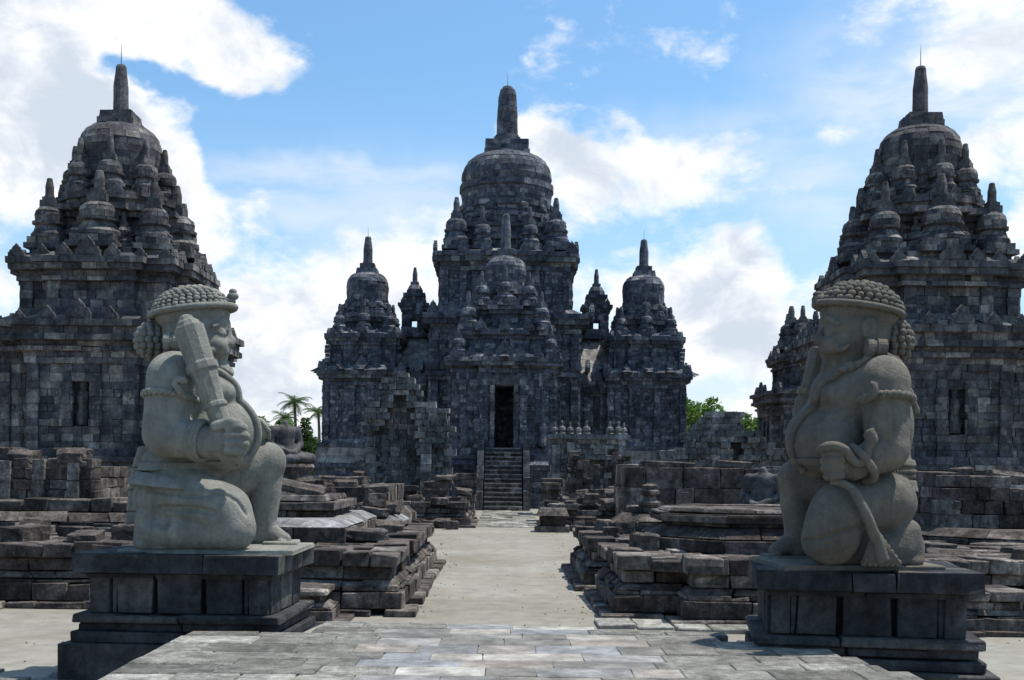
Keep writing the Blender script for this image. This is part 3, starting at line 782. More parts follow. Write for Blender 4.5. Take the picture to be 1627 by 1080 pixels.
        for q in range(nrow):
            f0, f1 = q / nrow, (q + 1) / nrow
            for side in (1, -1):
                ya = yf + (ym - yf) * f0; yb = yf + (ym - yf) * f1; za, zb = 6.95 + 3.1 * f0, 6.95 + 3.1 * f1
                if side < 0: ya, yb = -ya, -yb
                x = s * 5.2 - 1.15
                while x < s * 5.2 + 1.15 - .05:
                    w = min(r.uniform(.3, .6), s * 5.2 + 1.15 - x); j = r.uniform(-.015, .015)
                    rm.hexa([(x + .005, ya, za - .3), (x + w - .005, ya, za - .3), (x + w - .005, yb, zb - .3), (x + .005, yb, zb - .3)], [(x + .005, ya, za + j), (x + w - .005, ya, za + j), (x + w - .005, yb, zb + j - .01), (x + .005, yb, zb + j - .01)])
                    x += w
        rm.build('sloping_roof', M['ledge'], t)
        for u in (-.75, 0, .75): antefix(t, (s * 5.2 + u, -3.8, 6.88), 0, .3, 1.0 if u == 0 else .55, m, .2)
        tb = MB(); tx, ty = s * 5.42, 0.0
        masonry(tb, rect(tx - .72, tx + .72, ty - .72, ty + .72), [(9.7, 10.0, .12, .12), (10.0, 10.3, 0, 0)], .4, r, row=.28, jit=.02, depth=.6)
        for (a, b) in ((-1, -1), (1, -1), (1, 1), (-1, 1)):
            for q in range(3): tb.box(tx + a * .45 - .25, tx + a * .45 + .25, ty + b * .45 - .25, ty + b * .45 + .25, 10.29 + q * .18, 10.29 + q * .18 + .178, r, .01)
        masonry(tb, rect(tx - .72, tx + .72, ty - .72, ty + .72), [(10.8, 11.3, -.02, -.02), (11.3, 11.5, .08, .08), (11.5, 11.72, .18, .18)], .36, r, row=.24, jit=.03, depth=.6)
        masonry(tb, rect(tx - .62, tx + .62, ty - .62, ty + .62), [(11.72, 11.95, 0, 0), (11.95, 12.15, -.12, -.12), (12.15, 12.35, 0, 0)], .36, r, row=.22, jit=.03, depth=.5)
        masonry(tb, ngon(tx, ty, .5, 8), [(12.35, 12.6, .02, 0), (12.6, 12.85, -.02, -.14)], .3, r, row=.22, jit=.02, depth=.3)
        tb.box(tx - .24, tx + .24, ty - .24, ty + .24, 12.8, 13.05, r, .01)
        to = tb.build('turret', m, t)
        spire_mb(.15, .09, 13.03, 13.95, r, tx, ty).build('spire', m, to)
        for (a, b) in ((-1, -1), (1, -1)): antefix(t, (tx + a * .6, ty + b * .85, 11.7), 0, .16, .4, m, .12)
    return t
main_temple()

# ------------------------------------------------------------------ ground, terrace
def tag(o, **kw):
    for k_, v in kw.items(): o[k_] = v
    return o

def ground():
    mb = MB(); S = 900
    xs = [-S, -60, -20, -10, -5, 0, 5, 10, 20, 60, S]; ys = [-S, -20, 0, 10, 20, 30, 45, 60, 100, S]
    for y in ys:
        for x in xs: mb.v.append((x, y, 0))
    for a in range(len(ys) - 1):
        for b in range(len(xs) - 1):
            i = a * len(xs) + b; mb.f.append((i, i + 1, i + 1 + len(xs), i + len(xs)))
    tag(mb.build('ground', M['ground']), kind='structure')
ground()

TZ = .5
def terrace():
    r = random.Random(77)
    def edge_l(y): return -2.76
    def edge_r(y): return 2.95 - (y - 8.0) * .26
    def far(x):
        if x < -1.75: return 9.98
        if x < 1.3: return 10.72 - .10 * (x + 1.75)
        if x < 2.05: return 10.22
        return 9.75 - (x - 2.05) * .45
    rough, smooth = MB(), MB()
    y = 1.5
    while y < 10.75:
        d = r.uniform(.28, .42) if y > 5 else .5
        x = edge_l(y) + r.uniform(-.03, .03); 
        while x < edge_r(y) - .1:
            L = r.uniform(.34, .78)
            mid = x + L / 2
            e = far(mid)
            xe = min(x + L, edge_r(y) + r.uniform(-.04, .04))
            if y + d * .5 < e:
                y1 = min(y + d, e + r.uniform(-.03, .05))
                band = -1.05 < mid + .22 * sin(y * 5.3) < 1.15
                mb = smooth if band else rough
                zt = TZ + r.uniform(-.003, .003) + (0 if band else r.uniform(-.004, .006))
                g = .002 if band else .005; q = lambda: r.uniform(-.006, .006); zq = lambda: r.uniform(-.003, .003)
                b = [(x + g + q(), y + g + q(), .28), (xe - g + q(), y + g + q(), .28), (xe - g + q(), y1 - g + q(), .28), (x + g + q(), y1 - g + q(), .28)]
                mb.hexa(b, [(p[0], p[1], zt + zq()) for p in b])
            x = xe
        y += d
    o = tag(rough.build('terrace', M['slabrough'], bevel=.008), kind='structure')
    tag(smooth.build('terrace_walkway', M['slabsmooth'], bevel=.004), kind='structure')
    c = MB()
    pl = [(-2.7, 1.5), (3.3, 1.5), (2.85, 8.0), (2.45, 9.4), (2.05, 9.6), (1.3, 10.1), (1.2, 10.3), (-1.7, 10.6), (-1.8, 9.9), (-2.7, 9.9)]
    c.prism(pl, -.02, TZ - .014)
    masonry(c, pl, [(0, .29, .02, .02)], .5, r, row=.29, core=False, jit=.02, depth=.3)
    tag(c.build('terrace_base', M['ground']), kind='structure')
    p = MB()                                            # rough flush paving in the left corner
    y = 6.0
    while y < 10.6:
        x = -7.5; d = r.uniform(.25, .4)
        while x < -4.15:
            L = r.uniform(.3, .6)
            if r.random() < .8: p.box(x + .01, x + L - .02, y + .01, y + d - .02, -.05, .012 + r.uniform(0, .02), r, .012)
            x += L
        y += d
    tag(p.build('paving', M['slabrough'], bevel=.01), kind='structure')
terrace()
def path_details():
    r = random.Random(123); p = MB(); y = 38.0
    while y < 52.6:
        x = -1.0; d = r.uniform(.4, .7)
        while x < 1.2:
            L = min(r.uniform(.4, .9), 1.25 - x)
            if r.random() < .9 and L > .1: p.box(x + .01, x + L - .015, y + .01, y + d - .015, -.05, .02 + r.uniform(-.006, .012), r, .01)
            x += L
        y += d
    tag(p.build('path', M['slabrough']), kind='structure')
    g = MB()
    for q in range(420):
        y = 10.5 + 30 * r.random() ** 1.6; e = 1.22 + (y > 24) * .4
        x = r.choice((-1, 1)) * (e - abs(r.gauss(0, .22))) if r.random() < .85 else r.uniform(-1.2, 1.2)
        if r.random() < .3: x = r.uniform(-9, 9); y = r.uniform(10.6, 14.5)
        s_ = r.uniform(.005, .012) * (1 if r.random() < .95 else 2.0)
        g.rbox((x, y, s_ * .4), (s_ * 2, s_ * 1.6, s_ * 1.2), (r.uniform(-.4, .4), r.uniform(-.4, .4), r.uniform(0, 3)), r, s_ * .4)
    o = tag(g.build('gravel', M['slabrough']), kind='stuff', label='small pebbles and chips strewn over the dusty path', category='gravel')
path_details()

# ------------------------------------------------------------------ plinths under the guardians
def plinth(label, loc, rz, w, d, top, seed):
    r = random.Random(seed); m = M['plinth']
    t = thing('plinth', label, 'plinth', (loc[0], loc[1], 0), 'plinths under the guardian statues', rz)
    hw, hd = w / 2, d / 2
    mb = MB()
    masonry(mb, rect(-hw, hw, -hd, hd), [(0, .34, .10, .10)], .8, r, row=.34, jit=.01, depth=.4)
    masonry(mb, rect(-hw, hw, -hd, hd), [(.34, .44, .02, .02), (.44, .52, -.03, -.03), (.52, .60, .01, .01)], .9, r, row=.1, jit=.004, depth=.4)
    mb.build('base', m, t, bevel=.01)
    mb = MB()
    pl = redent(0, 0, hw - .12, hd - .12, [(0, hw * .22, .02), (hw * .22, hw * .26, .0), (hw * .26, hw * .62, .02), (hw * .62, hw * .68, 0), (hw * .68, hw, .03)])
    masonry(mb, pl, [(.60, .94, 0, 0)], 3.0, r, row=.4, jit=.004, depth=.2)
    mb.build('body', m, t, bevel=.006)
    mb = MB()
    masonry(mb, rect(-hw, hw, -hd, hd), [(.92, .965, -.09, -.09), (.965, top - .165, -.045, -.04)], .9, r, row=.06, jit=.004, depth=.4)
    masonry(mb, rect(-hw, hw, -hd, hd), [(top - .165, top, 0, 0)], .62, r, row=.2, jit=.010, vj=.014, depth=min(hw, hd) - .02, gap=.003)
    mb.build('top_slab', m, t, bevel=.012)
    return t
LP, RP = (-2.92, 10.95), (3.08, 9.95)
PTOP = 1.14
plinth('black moulded stone plinth under the guardian with the upright club', LP, radians(-3), 1.88, 1.42, PTOP, 3)
plinth('black moulded stone plinth under the guardian gripping a snake', RP, radians(-9), 1.80, 1.36, PTOP, 4)

# ------------------------------------------------------------------ carved guardians: one blended surface each
class SDF:
    """signed-distance body on a grid; points are (px, py, depth) in reference pixels, s pixels to the metre"""
    def __init__(self, cx, cy, s, lo, hi, h=.0145):
        self.cx, self.cy, self.s, self.h = cx, cy, s, h
        self.lo = np.array(lo, float)
        self.n = [int(math.ceil((b - a) / h)) + 1 for a, b in zip(lo, hi)]
        self.ax = [self.lo[i] + h * np.arange(self.n[i]) for i in range(3)]
        self.V = np.full(self.n, 1.0, np.float32)
    base = None                                         # where the figure stands; far parts are measured larger, near parts smaller
    def k(self, p): return 1.0 if self.base is None or len(p) < 3 else 1 + p[2] / self.s / self.base[1]
    def P(self, p):
        f = self.k(p); x, y, z = (p[0] - self.cx) / self.s, (p[2] if len(p) > 2 else 0) / self.s, (self.cy - p[1]) / self.s
        if f != 1.0: x = (self.base[0] + x) * f - self.base[0]; e = EYE - self.base[2]; z = e + (z - e) * f
        return np.array([x, y, z])
    def box(self, lo, hi, m=.12):
        sl = []
        for i in range(3):
            a = int(max(0, math.floor((lo[i] - m - self.lo[i]) / self.h))); b = int(min(self.n[i], math.ceil((hi[i] + m - self.lo[i]) / self.h) + 1))
            sl.append(slice(a, max(a + 1, b)))
        X, Y, Z = np.meshgrid(self.ax[0][sl[0]], self.ax[1][sl[1]], self.ax[2][sl[2]], indexing='ij')
        return tuple(sl), X, Y, Z
    def put(self, sl, d, k, sub=False):
        a = self.V[sl]
        if sub:
            h = np.clip(.5 - .5 * (a + d) / k, 0, 1); self.V[sl] = a * (1 - h) - d * h + k * h * (1 - h)
        else:
            h = np.clip(.5 + .5 * (a - d) / k, 0, 1); self.V[sl] = a * (1 - h) + d * h - k * h * (1 - h)
    def ell(self, c, r, k=20, rot=0.0, sub=False):
        f = self.k(c); c = self.P(c); R = np.array([r[0], r[1], r[2]]) / self.s * f; m = max(R)
        sl, X, Y, Z = self.box(c - m, c + m)
        X, Y, Z = X - c[0], Y - c[1], Z - c[2]
        if rot: ca, sa = cos(rot), sin(rot); X, Z = X * ca + Z * sa, -X * sa + Z * ca
        k0 = np.sqrt((X / R[0]) ** 2 + (Y / R[1]) ** 2 + (Z / R[2]) ** 2)
        k1 = np.sqrt((X / R[0] ** 2) ** 2 + (Y / R[1] ** 2) ** 2 + (Z / R[2] ** 2) ** 2) + 1e-9
        self.put(sl, (k0 * (k0 - 1) / k1).astype(np.float32), k / self.s, sub)
    def cone(self, a, b, r0, r1, k=20, sub=False):
        r0 *= self.k(a) / self.s; r1 *= self.k(b) / self.s; a, b = self.P(a), self.P(b); m = max(r0, r1)
        sl, X, Y, Z = self.box(np.minimum(a, b) - m, np.maximum(a, b) + m)
        ab = b - a; L2 = ab @ ab + 1e-9
        t = np.clip(((X - a[0]) * ab[0] + (Y - a[1]) * ab[1] + (Z - a[2]) * ab[2]) / L2, 0, 1)
        d = np.sqrt((X - a[0] - t * ab[0]) ** 2 + (Y - a[1] - t * ab[1]) ** 2 + (Z - a[2] - t * ab[2]) ** 2) - (r0 + (r1 - r0) * t)
        self.put(sl, d.astype(np.float32), k / self.s, sub)
    def copy(self):
        c = object.__new__(SDF); c.__dict__.update(self.__dict__); c.V = self.V.copy(); return c
    def floor(self, z=0.0): self.V = np.maximum(self.V, (z - self.ax[2])[None, None, :].astype(np.float32))
    def slab(self, p, nrm, half, grow):
        """a band: the body grown by `grow`, between two planes"""
        c = self.copy(); p = self.P(p); nrm = np.array(nrm, float); nrm /= np.linalg.norm(nrm)
        D = (self.ax[0] - p[0])[:, None, None] * nrm[0] + (self.ax[1] - p[1])[None, :, None] * nrm[1] + (self.ax[2] - p[2])[None, None, :] * nrm[2]
        c.V = np.maximum(self.V - grow / self.s, np.abs(D) - half / self.s).astype(np.float32)
        return c
    def value(self, q):
        i = [min(max((q[j] - self.lo[j]) / self.h, 0), self.n[j] - 1.001) for j in range(3)]
        a = [int(v) for v in i]; f = [v - w for v, w in zip(i, a)]; s = 0
        for dx in (0, 1):
            for dy in (0, 1):
                for dz in (0, 1):
                    s += self.V[a[0] + dx, a[1] + dy, a[2] + dz] * (f[0] if dx else 1 - f[0]) * (f[1] if dy else 1 - f[1]) * (f[2] if dz else 1 - f[2])
        return float(s)
    def snap(self, q, lift=0.0):
        q = np.array(q, float)
        for _ in range(12):
            e = self.h; v = self.value(q)
            g = np.array([self.value(q + np.eye(3)[i] * e) - self.value(q - np.eye(3)[i] * e) for i in range(3)])
            n = np.linalg.norm(g)
            if n < 1e-9: break
            q = q - g / n * (v - lift) * .8
        return q
    def mesh(self):
        V = self.V; S = V < 0; n = V.shape
        c = [S[:-1, :-1, :-1], S[1:, :-1, :-1], S[:-1, 1:, :-1], S[1:, 1:, :-1], S[:-1, :-1, 1:], S[1:, :-1, 1:], S[:-1, 1:, 1:], S[1:, 1:, 1:]]
        cnt = sum(x.astype(np.int8) for x in c); act = (cnt > 0) & (cnt < 8)
        I = np.argwhere(act); idx = -np.ones(act.shape, np.int64); idx[act] = np.arange(len(I))
        off = np.array([[0, 0, 0], [1, 0, 0], [0, 1, 0], [1, 1, 0], [0, 0, 1], [1, 0, 1], [0, 1, 1], [1, 1, 1]])
        vals = np.stack([V[I[:, 0] + o[0], I[:, 1] + o[1], I[:, 2] + o[2]] for o in off], 1)
        acc = np.zeros((len(I), 3)); num = np.zeros(len(I))
        for a, b in ((0, 1), (2, 3), (4, 5), (6, 7), (0, 2), (1, 3), (4, 6), (5, 7), (0, 4), (1, 5), (2, 6), (3, 7)):
            va, vb = vals[:, a], vals[:, b]; x = (va < 0) != (vb < 0)
            t = np.where(x, va / np.where(x, va - vb, 1), 0)
            acc += np.where(x[:, None], off[a] + (off[b] - off[a]) * t[:, None], 0); num += x
        pts = self.lo + self.h * (I + acc / num[:, None])
        F_ = []
        for ax in range(3):
            s0 = [slice(None)] * 3; s1 = [slice(None)] * 3; s0[ax] = slice(0, -1); s1[ax] = slice(1, None)
            d = S[tuple(s0)] != S[tuple(s1)]; E = np.argwhere(d)
            o1, o2 = [q for q in range(3) if q != ax]
            ok = (E[:, o1] > 0) & (E[:, o2] > 0) & (E[:, o1] < n[o1] - 1) & (E[:, o2] < n[o2] - 1); E = E[ok]
            e1 = np.eye(3, dtype=int)[o1]; e2 = np.eye(3, dtype=int)[o2]
            q = [idx[tuple((E - a).T)] for a in (e1 * 0, e1, e1 + e2, e2)]
            Q = np.stack(q, 1); flip = S[tuple(E.T)]
            if ax == 1: flip = ~flip
            Q[~flip] = Q[~flip][:, ::-1]
            F_.append(Q)
        F_ = np.concatenate(F_); F_ = F_[(F_ >= 0).all(1)]
        return pts, F_
    def build(self, name, mat, parent, smooth_it=1):
        p, f = self.mesh()
        # recentre along normals a little: Laplacian smoothing
        for _ in range(smooth_it):
            acc = np.zeros_like(p); num = np.zeros(len(p))
            for a in range(4):
                np.add.at(acc, f[:, a], p[f[:, (a + 1) % 4]]); np.add.at(acc, f[:, a], p[f[:, (a + 3) % 4]]); np.add.at(num, f[:, a], 2)
            p = .5 * p + .5 * acc / np.maximum(num, 1)[:, None]
        me = bpy.data.meshes.new(name); me.from_pydata(p.tolist(), [], f.tolist()); me.materials.append(mat)
        me.polygons.foreach_set('use_smooth', [True] * len(me.polygons)); me.update()
        o = bpy.data.objects.new(name, me); C.objects.link(o); o.parent = parent
        return o

def rope(mb, c, u, v, R, r_, turns, n=120, squash=1.0):
    """two strands twisted round a closed ring with axes u, v"""
    c, u, v = Vector(c), Vector(u).normalized(), Vector(v).normalized(); w = u.cross(v)
    for ph in (0, pi):
        pts = []
        for i in range(n):
            a = 2 * pi * i / n; d = u * cos(a) + v * sin(a) * squash; b = turns * a + ph
            pts.append(c + d * (R + r_ * .6 * cos(b)) + w * (r_ * .6 * sin(b)))
        mb.tube(pts, r_, 7, closed=True)

def curls(mb, c, rx, ry, rz, rows, size, r, zmin=.05, tilt=0.0, flat=.7):
    c = Vector(c)
    for k_ in range(rows):
        ph = zmin + (pi / 2 - zmin) * k_ / rows
        n = max(5, int(2 * pi * (rx + ry) / 2 * cos(ph) / (size * 1.75)))
        for i in range(n):
            a = 2 * pi * (i + .5 * (k_ % 2)) / n
            x, y, z = rx * cos(ph) * cos(a), ry * cos(ph) * sin(a), rz * sin(ph)
            x, z = x * cos(tilt) - z * sin(tilt), x * sin(tilt) + z * cos(tilt)
            s = size * r.uniform(.78, 1.16)
            mb.ball(c + Vector((x, y, z)), (s, s, s * .85), 8, 6)
    mb.ball(c + Vector((-rz * sin(tilt), 0, rz * cos(tilt))), size, 8, 6)

def tube_px(B, pts, rad, lift, body, n=6, name=None):
    """a cord laid along points, snapped to the body's surface"""
    P = [B.P(p) for p in pts]; out = []
    for a in range(len(P) - 1):
        for q in range(n):
            t = q / n
            p0 = P[max(a - 1, 0)]; p1 = P[a]; p2 = P[a + 1]; p3 = P[min(a + 2, len(P) - 1)]
            out.append(.5 * ((2 * p1) + (-p0 + p2) * t + (2 * p0 - 5 * p1 + 4 * p2 - p3) * t * t + (-p0 + 3 * p1 - 3 * p2 + p3) * t ** 3))
    out.append(P[-1])
    if body is not None: out = [body.snap(q, lift / B.s) for q in out]
    return [tuple(q) for q in out]

def face(B, dirx, cx, cy, nose, eye_y, mous):
    """brow, eyes, nose, moustache, mouth and chin; dirx is the way the face looks"""
    D = lambda x: cx + dirx * x
    B.cone((D(104), cy - 14), (D(126), cy + 34), 13, 22, 9)                       # nose bridge and tip
    B.ell((D(120), cy + 42, -18), (19, 14, 14), 8); B.ell((D(120), cy + 42, 18), (19, 14, 14), 8); B.ell((D(128), cy + 38, 0), (17, 18, 17), 9)
    for s in (-1, 1):
        B.ell((D(100), cy + 4, s * 46), (26, 30, 20), 6, sub=True)                # eye socket
        B.cone((D(114), cy - 26, s * 14), (D(98), cy - 38, s * 48), 13, 12, 6); B.cone((D(98), cy - 38, s * 48), (D(66), cy - 20, s * 90), 12, 8, 6)   # arched brow
        B.ell((D(92), cy + 6, s * 47), (23, 25, 17), 3)                           # eye
        B.cone((D(112), cy - 8, s * 26), (D(92), cy - 12, s * 62), 6, 6, 3); B.cone((D(92), cy - 12, s * 62), (D(72), cy + 2, s * 76), 6, 5, 3)       # lid
        B.ell((D(78), cy + 52, s * 58), (40, 36, 34), 18)                         # cheek
        B.cone((D(116), cy + 66, s * 4), (D(104), cy + 68, s * 50), 14, 17, 6)    # moustache
        B.cone((D(104), cy + 68, s * 50), (D(50), cy + 68, s * 104), 17, 10, 5)
        B.cone((D(50), cy + 68, s * 104), (D(26), cy + 52, s * 112), 10, 6, 4)
    B.ell((D(90), cy + 96), (22, 40, 11), 10); B.ell((D(86), cy + 114), (24, 36, 13), 12)   # lips
    B.ell((D(84), cy + 132), (36, 44, 24), 16)                                    # chin

def groove(B, pts, r=7.5):
    P = [B.snap(B.P(p)) for p in pts]; out = []
    for a, b in zip(P, P[1:]):
        for q in range(6): out.append(B.snap(a + (b - a) * q / 6))
    out.append(P[-1])
    I = lambda q: (q[0] * B.s + B.cx, B.cy - q[2] * B.s, q[1] * B.s); bs = B.base; B.base = None
    for a, b in zip(out, out[1:]): B.cone(I(a), I(b), r, r, 3, sub=True)
    B.base = bs

def guardian_club():
    r = random.Random(8); m = M['statue']
    loc = W(330, 873, 10.95); loc.z = PTOP
    t = thing('guardian_statue', 'pale grey kneeling guardian statue holding an upright club against its shoulder', 'statue', loc, 'guardian statues on plinths', 0)
    S = 378.0
    B = SDF(345, 1016, S, (-1.0, -.85, -.03), (.95, .80, 2.75), .0122); B.base = tuple(loc)
    # torso
    B.ell((255, 800), (150, 185, 115)); B.ell((375, 590), (163, 172, 148), 30); B.ell((312, 445), (135, 175, 120), 40)
    B.ell((235, 520), (112, 155, 190), 30); B.ell((240, 700), (128, 170, 90), 30)
    B.ell((385, 445, -70), (62, 70, 52), 18); B.ell((385, 445, 70), (62, 70, 52), 18)
    torso = B.copy()
    # legs
    B.cone((225, 815, -105), (405, 885, -150), 118, 104, 26); B.ell((390, 845, -150), (95, 95, 70), 20)                       # kneeling thigh
    B.ell((190, 830, -30), (105, 170, 95), 30)
    B.cone((435, 945, -165), (170, 955, -160), 74, 66, 8)                           # shin folded beneath
    B.ell((446, 935, -160), (76, 86, 84), 14)
    B.cone((126, 900, -160), (118, 985, -165), 44, 40, 8); B.ell((150, 1000, -150), (62, 52, 26), 14)
    for q in range(5): B.cone((160, 1002, -195 + q * 20), (190 - q * 3, 1010, -197 + q * 21), 11, 9, 5)
    B.cone((300, 800, 95), (560, 690, 165), 112, 66, 26)                            # raised leg
    B.ell((560, 690, 165), (66, 62, 66), 14); B.cone((562, 705, 168), (546, 905, 168), 60, 52, 14)
    B.ell((556, 790, 168), (52, 52, 78), 14)
    B.cone((540, 935, 168), (625, 975, 160), 46, 26, 16); B.ell((535, 965, 168), (46, 44, 46), 12)
    for q in range(5): B.cone((612, 985, 128 + q * 18), (650 - q * 4, 996, 124 + q * 20), 13, 11, 5)
    # neck and head
    B.cone((318, 375), (318, 300), 88, 80, 26); B.ell((300, 222), (124, 106, 140), 16)
    B.ell((346, 282), (70, 82, 74), 22)
    face(B, 1, 294, 222, 0, 0, 0)
    for s in (-1, 1):
        B.ell((262, 232, s * 108), (24, 13, 38), 6); B.ell((262, 236, s * 118), (12, 9, 22), 5, sub=True); B.cone((262, 265, s * 106), (256, 300, s * 108), 14, 18, 6)
    # arms
    B.ell((222, 385, -150), (100, 84, 92), 26); B.cone((214, 400, -168), (192, 585, -196), 92, 84, 12)
    B.cone((196, 602, -196), (345, 622, -235), 82, 58, 12)
    B.ell((318, 395, 150), (90, 84, 92), 26); B.cone((330, 405, 168), (400, 560, 215), 88, 72, 12); B.cone((400, 565, 215), (520, 580, 168), 66, 44, 12)
    B.ell((528, 572, 165), (34, 38, 40), 10)
    for q in range(4): B.cone((538, 548 + q * 4, 140 + q * 16), (566, 580 + q * 9, 138 + q * 16), 11, 9, 4)
    # fist
    B.ell((398, 612, -245), (62, 50, 68), 12); B.ell((430, 678, -232), (44, 36, 26), 10)
    for q in range(4):
        y = 566 + q * 29; e = (2, 10, 8, -4)[q]
        B.cone((418, y, -296), (464 + e, y + 4, -282), 17, 17, 4); B.cone((464 + e, y + 4, -282), (474 + e, y + 6, -240), 17, 15, 4)
    B.cone((372, 566, -292), (422, 548, -296), 20, 18, 6); B.cone((422, 548, -296), (462, 554, -276), 17, 14, 5)
    B.ell((188, 918, -225), (24, 30, 26), 10, sub=True)
    B.floor(.0)
    groove(B, [(165, 878, -235), (230, 874, -260), (300, 870, -262), (360, 880, -258)], 13)
    groove(B, [(130, 800, -260), (260, 806, -290), (400, 782, -260), (470, 830, -230), (500, 880, -210)])
    B.build('body', m, t)
    torso.ell((222, 840, -30), (170, 240, 140), 20)
    torso.slab((250, 712), (-.02, 0, 1), 15, 9).build('belt', m, t)
    torso.slab((270, 766), (.10, 0, 1), 22, 8).build('sash', m, t)
    # cord over the chest
    mb = MB(); cord = tube_px(B, [(345, 345, -130), (395, 372, -80), (440, 430, -62), (485, 500, -52), (522, 570, -48), (532, 630, -50), (505, 690, -62), (460, 725, -90)], 14, 5, torso, 8)
    mb.tube(cord, .036, 8); mb.build('chest_cord', m, t, smooth=True)
    mb = MB(); neck = tube_px(B, [(392, 345, -60), (418, 362, -30), (428, 372, 0), (418, 362, 30), (392, 345, 60)], 10, 3, B, 8)
    mb.tube(neck, .022, 7)
    for q in neck[::4]: mb.ball(q, .032, 7, 5)
    mb.build('necklace', m, t, smooth=True)
    # snake armlet, bracelet
    mb = MB(); ax = Vector(B.P((192, 585, -196)) - B.P((214, 400, -168))).normalized()
    u = Vector((1, 0, 0)); u = (u - ax * u.dot(ax)).normalized(); v = ax.cross(u)
    rope(mb, B.P((207, 462, -177)), u, v, .234, .023, 14)
    hd = [B.P(p) for p in ((245, 452, -268), (236, 430, -272), (222, 412, -272), (232, 396, -274), (255, 400, -276), (268, 404, -278))]
    mb.tube(hd, [.03, .036, .034, .036, .034, .016], 8); mb.build('snake_armlet', m, t, smooth=True)
    mb = MB(); ax = Vector(B.P((345, 622, -235)) - B.P((196, 602, -196))).normalized(); u = Vector((0, 0, 1)); u = (u - ax * u.dot(ax)).normalized(); v = ax.cross(u)
    for o_, rr in ((-.035, .024), (0, .03), (.035, .024)):
        c_ = Vector(B.P((316, 618, -226))) + ax * o_
        mb.tube([c_ + (u * cos(a) + v * sin(a)) * .172 for a in (2 * pi * i / 40 for i in range(40))], rr, 7, closed=True)
    mb.build('bracelet', m, t, smooth=True)
    # club: ten-sided, leaning back against the shoulder
    mb = MB(); a = Vector(B.P((408, 600, -252))); b = Vector(B.P((264, 190, -232))); d = (b - a).normalized(); sx = Vector((0, -1, 0)).cross(d).normalized(); sy = d.cross(sx); L = (b - a).length
    def sec(f, r_, n=10): return [a + d * (L * f) + (sx * cos(2 * pi * i / n + .3) + sy * sin(2 * pi * i / n + .3)) * r_ for i in range(n)]
    secs = [(-.03, .06), (0, .085), (.24, .094), (.25, .112), (.285, .112), (.29, .098), (.56, .122), (.57, .145), (.59, .147), (.625, .147), (.64, .142), (.645, .128), (.9, .138), (.96, .138), (.965, .120), (1.0, .105), (1.02, .075), (1.05, .06), (1.07, .02)]
    n = 10; i0 = 0
    for f, r_ in secs: mb.v += [tuple(p) for p in sec(f, r_)]
    for k_ in range(len(secs) - 1):
        for q in range(n): mb.f.append((k_ * n + q, k_ * n + (q + 1) % n, (k_ + 1) * n + (q + 1) % n, (k_ + 1) * n + q))
    mb.f.append(tuple((len(secs) - 1) * n + q for q in range(n))); mb.f.append(tuple(range(n))[::-1])
    mb.build('club', m, t, bevel=.006)
    # hair, headband, bun, ear plugs
    tl = math.atan2(44, 322)
    hc = B.P((282, 158)); mb = MB()
    curls(mb, hc, .366, .310, .252, 9, .034, r, .06, tl)
    h = MB(); h.ball(hc, (.36, .305, .235), 24, 14); mb.v += []
    i = len(mb.v); mb.v += h.v; mb.f += [tuple(x + i for x in f_) for f_ in h.f]
    mb.build('hair', m, t, smooth=True)
    mb = MB(); pts = []
    c0 = Vector(B.P((285, 150)))
    for k_ in range(64):
        a_ = 2 * pi * k_ / 64; x, y = .405 * cos(a_), .325 * sin(a_)
        pts.append(c0 + Vector((x * cos(tl), y, x * sin(tl))))
    mb.tube(pts, .031, 8, closed=True)
    kx = Vector(B.P((430, 92)))
    mb.ball(kx, (.058, .06, .04), 10, 7); mb.ball(kx + Vector((0, 0, .045)), (.04, .04, .03), 10, 6); mb.ball(kx - Vector((.03, 0, .05)), (.06, .07, .04), 10, 7)
    mb.build('headband', m, t, smooth=True)
    mb = MB(); bc = Vector(B.P((137, 258)))
    mb.ball(bc, (.135, .15, .155), 14, 10)
    for k_ in range(9):
        ph = -pi / 2 + pi * (k_ + .5) / 9; nn = max(3, int(13 * cos(ph)))
        for i in range(nn):
            a_ = 2 * pi * (i + .5 * (k_ % 2)) / nn
            mb.ball(bc + Vector((.138 * cos(ph) * cos(a_), .152 * cos(ph) * sin(a_), .16 * sin(ph))), .037, 7, 5)
    for q in range(5): mb.ball(Vector(B.P((190, 205 + q * 24, -60))), .036, 8, 5)
    mb.build('hair_bun', m, t, smooth=True)
    for s in (-1, 1):
        mb = MB(); p = Vector(B.P((214, 262, s * 122)))
        mb.tube([p - Vector((.075, 0, 0)), p - Vector((.072, 0, 0)), p - Vector((.02, 0, 0)), p - Vector((.019, 0, 0)), p + Vector((.02, 0, 0)), p + Vector((.021, 0, 0)), p + Vector((.072, 0, 0)), p + Vector((.075, 0, 0))], [.05, .085, .085, .075, .075, .085, .085, .05], 18)
        mb.build('ear_plug', m, t)
    # dagger and cloth tail at the back
    mb = MB()
    pts = [(118, 640), (98, 720), (84, 800), (72, 880), (64, 925)]
    for (p0, w0), (p1, w1) in zip(zip(pts, (26, 30, 26, 22, 18)), zip(pts[1:], (30, 26, 22, 18, 8))):
        mb.hexa([tuple(B.P((p0[0] + sx_ * w0, p0[1], y_))) for sx_, y_ in ((-1, -95), (1, -95), (1, 95), (-1, 95))], [tuple(B.P((p1[0] + sx_ * w1, p1[1], y_))) for sx_, y_ in ((-1, -88), (1, -88), (1, 88), (-1, 88))])
    mb.rbox(B.P((108, 735, -20)), (.16, .3, .05), (0, .35, 0)); mb.build('cloth_tail', m, t, bevel=.015)
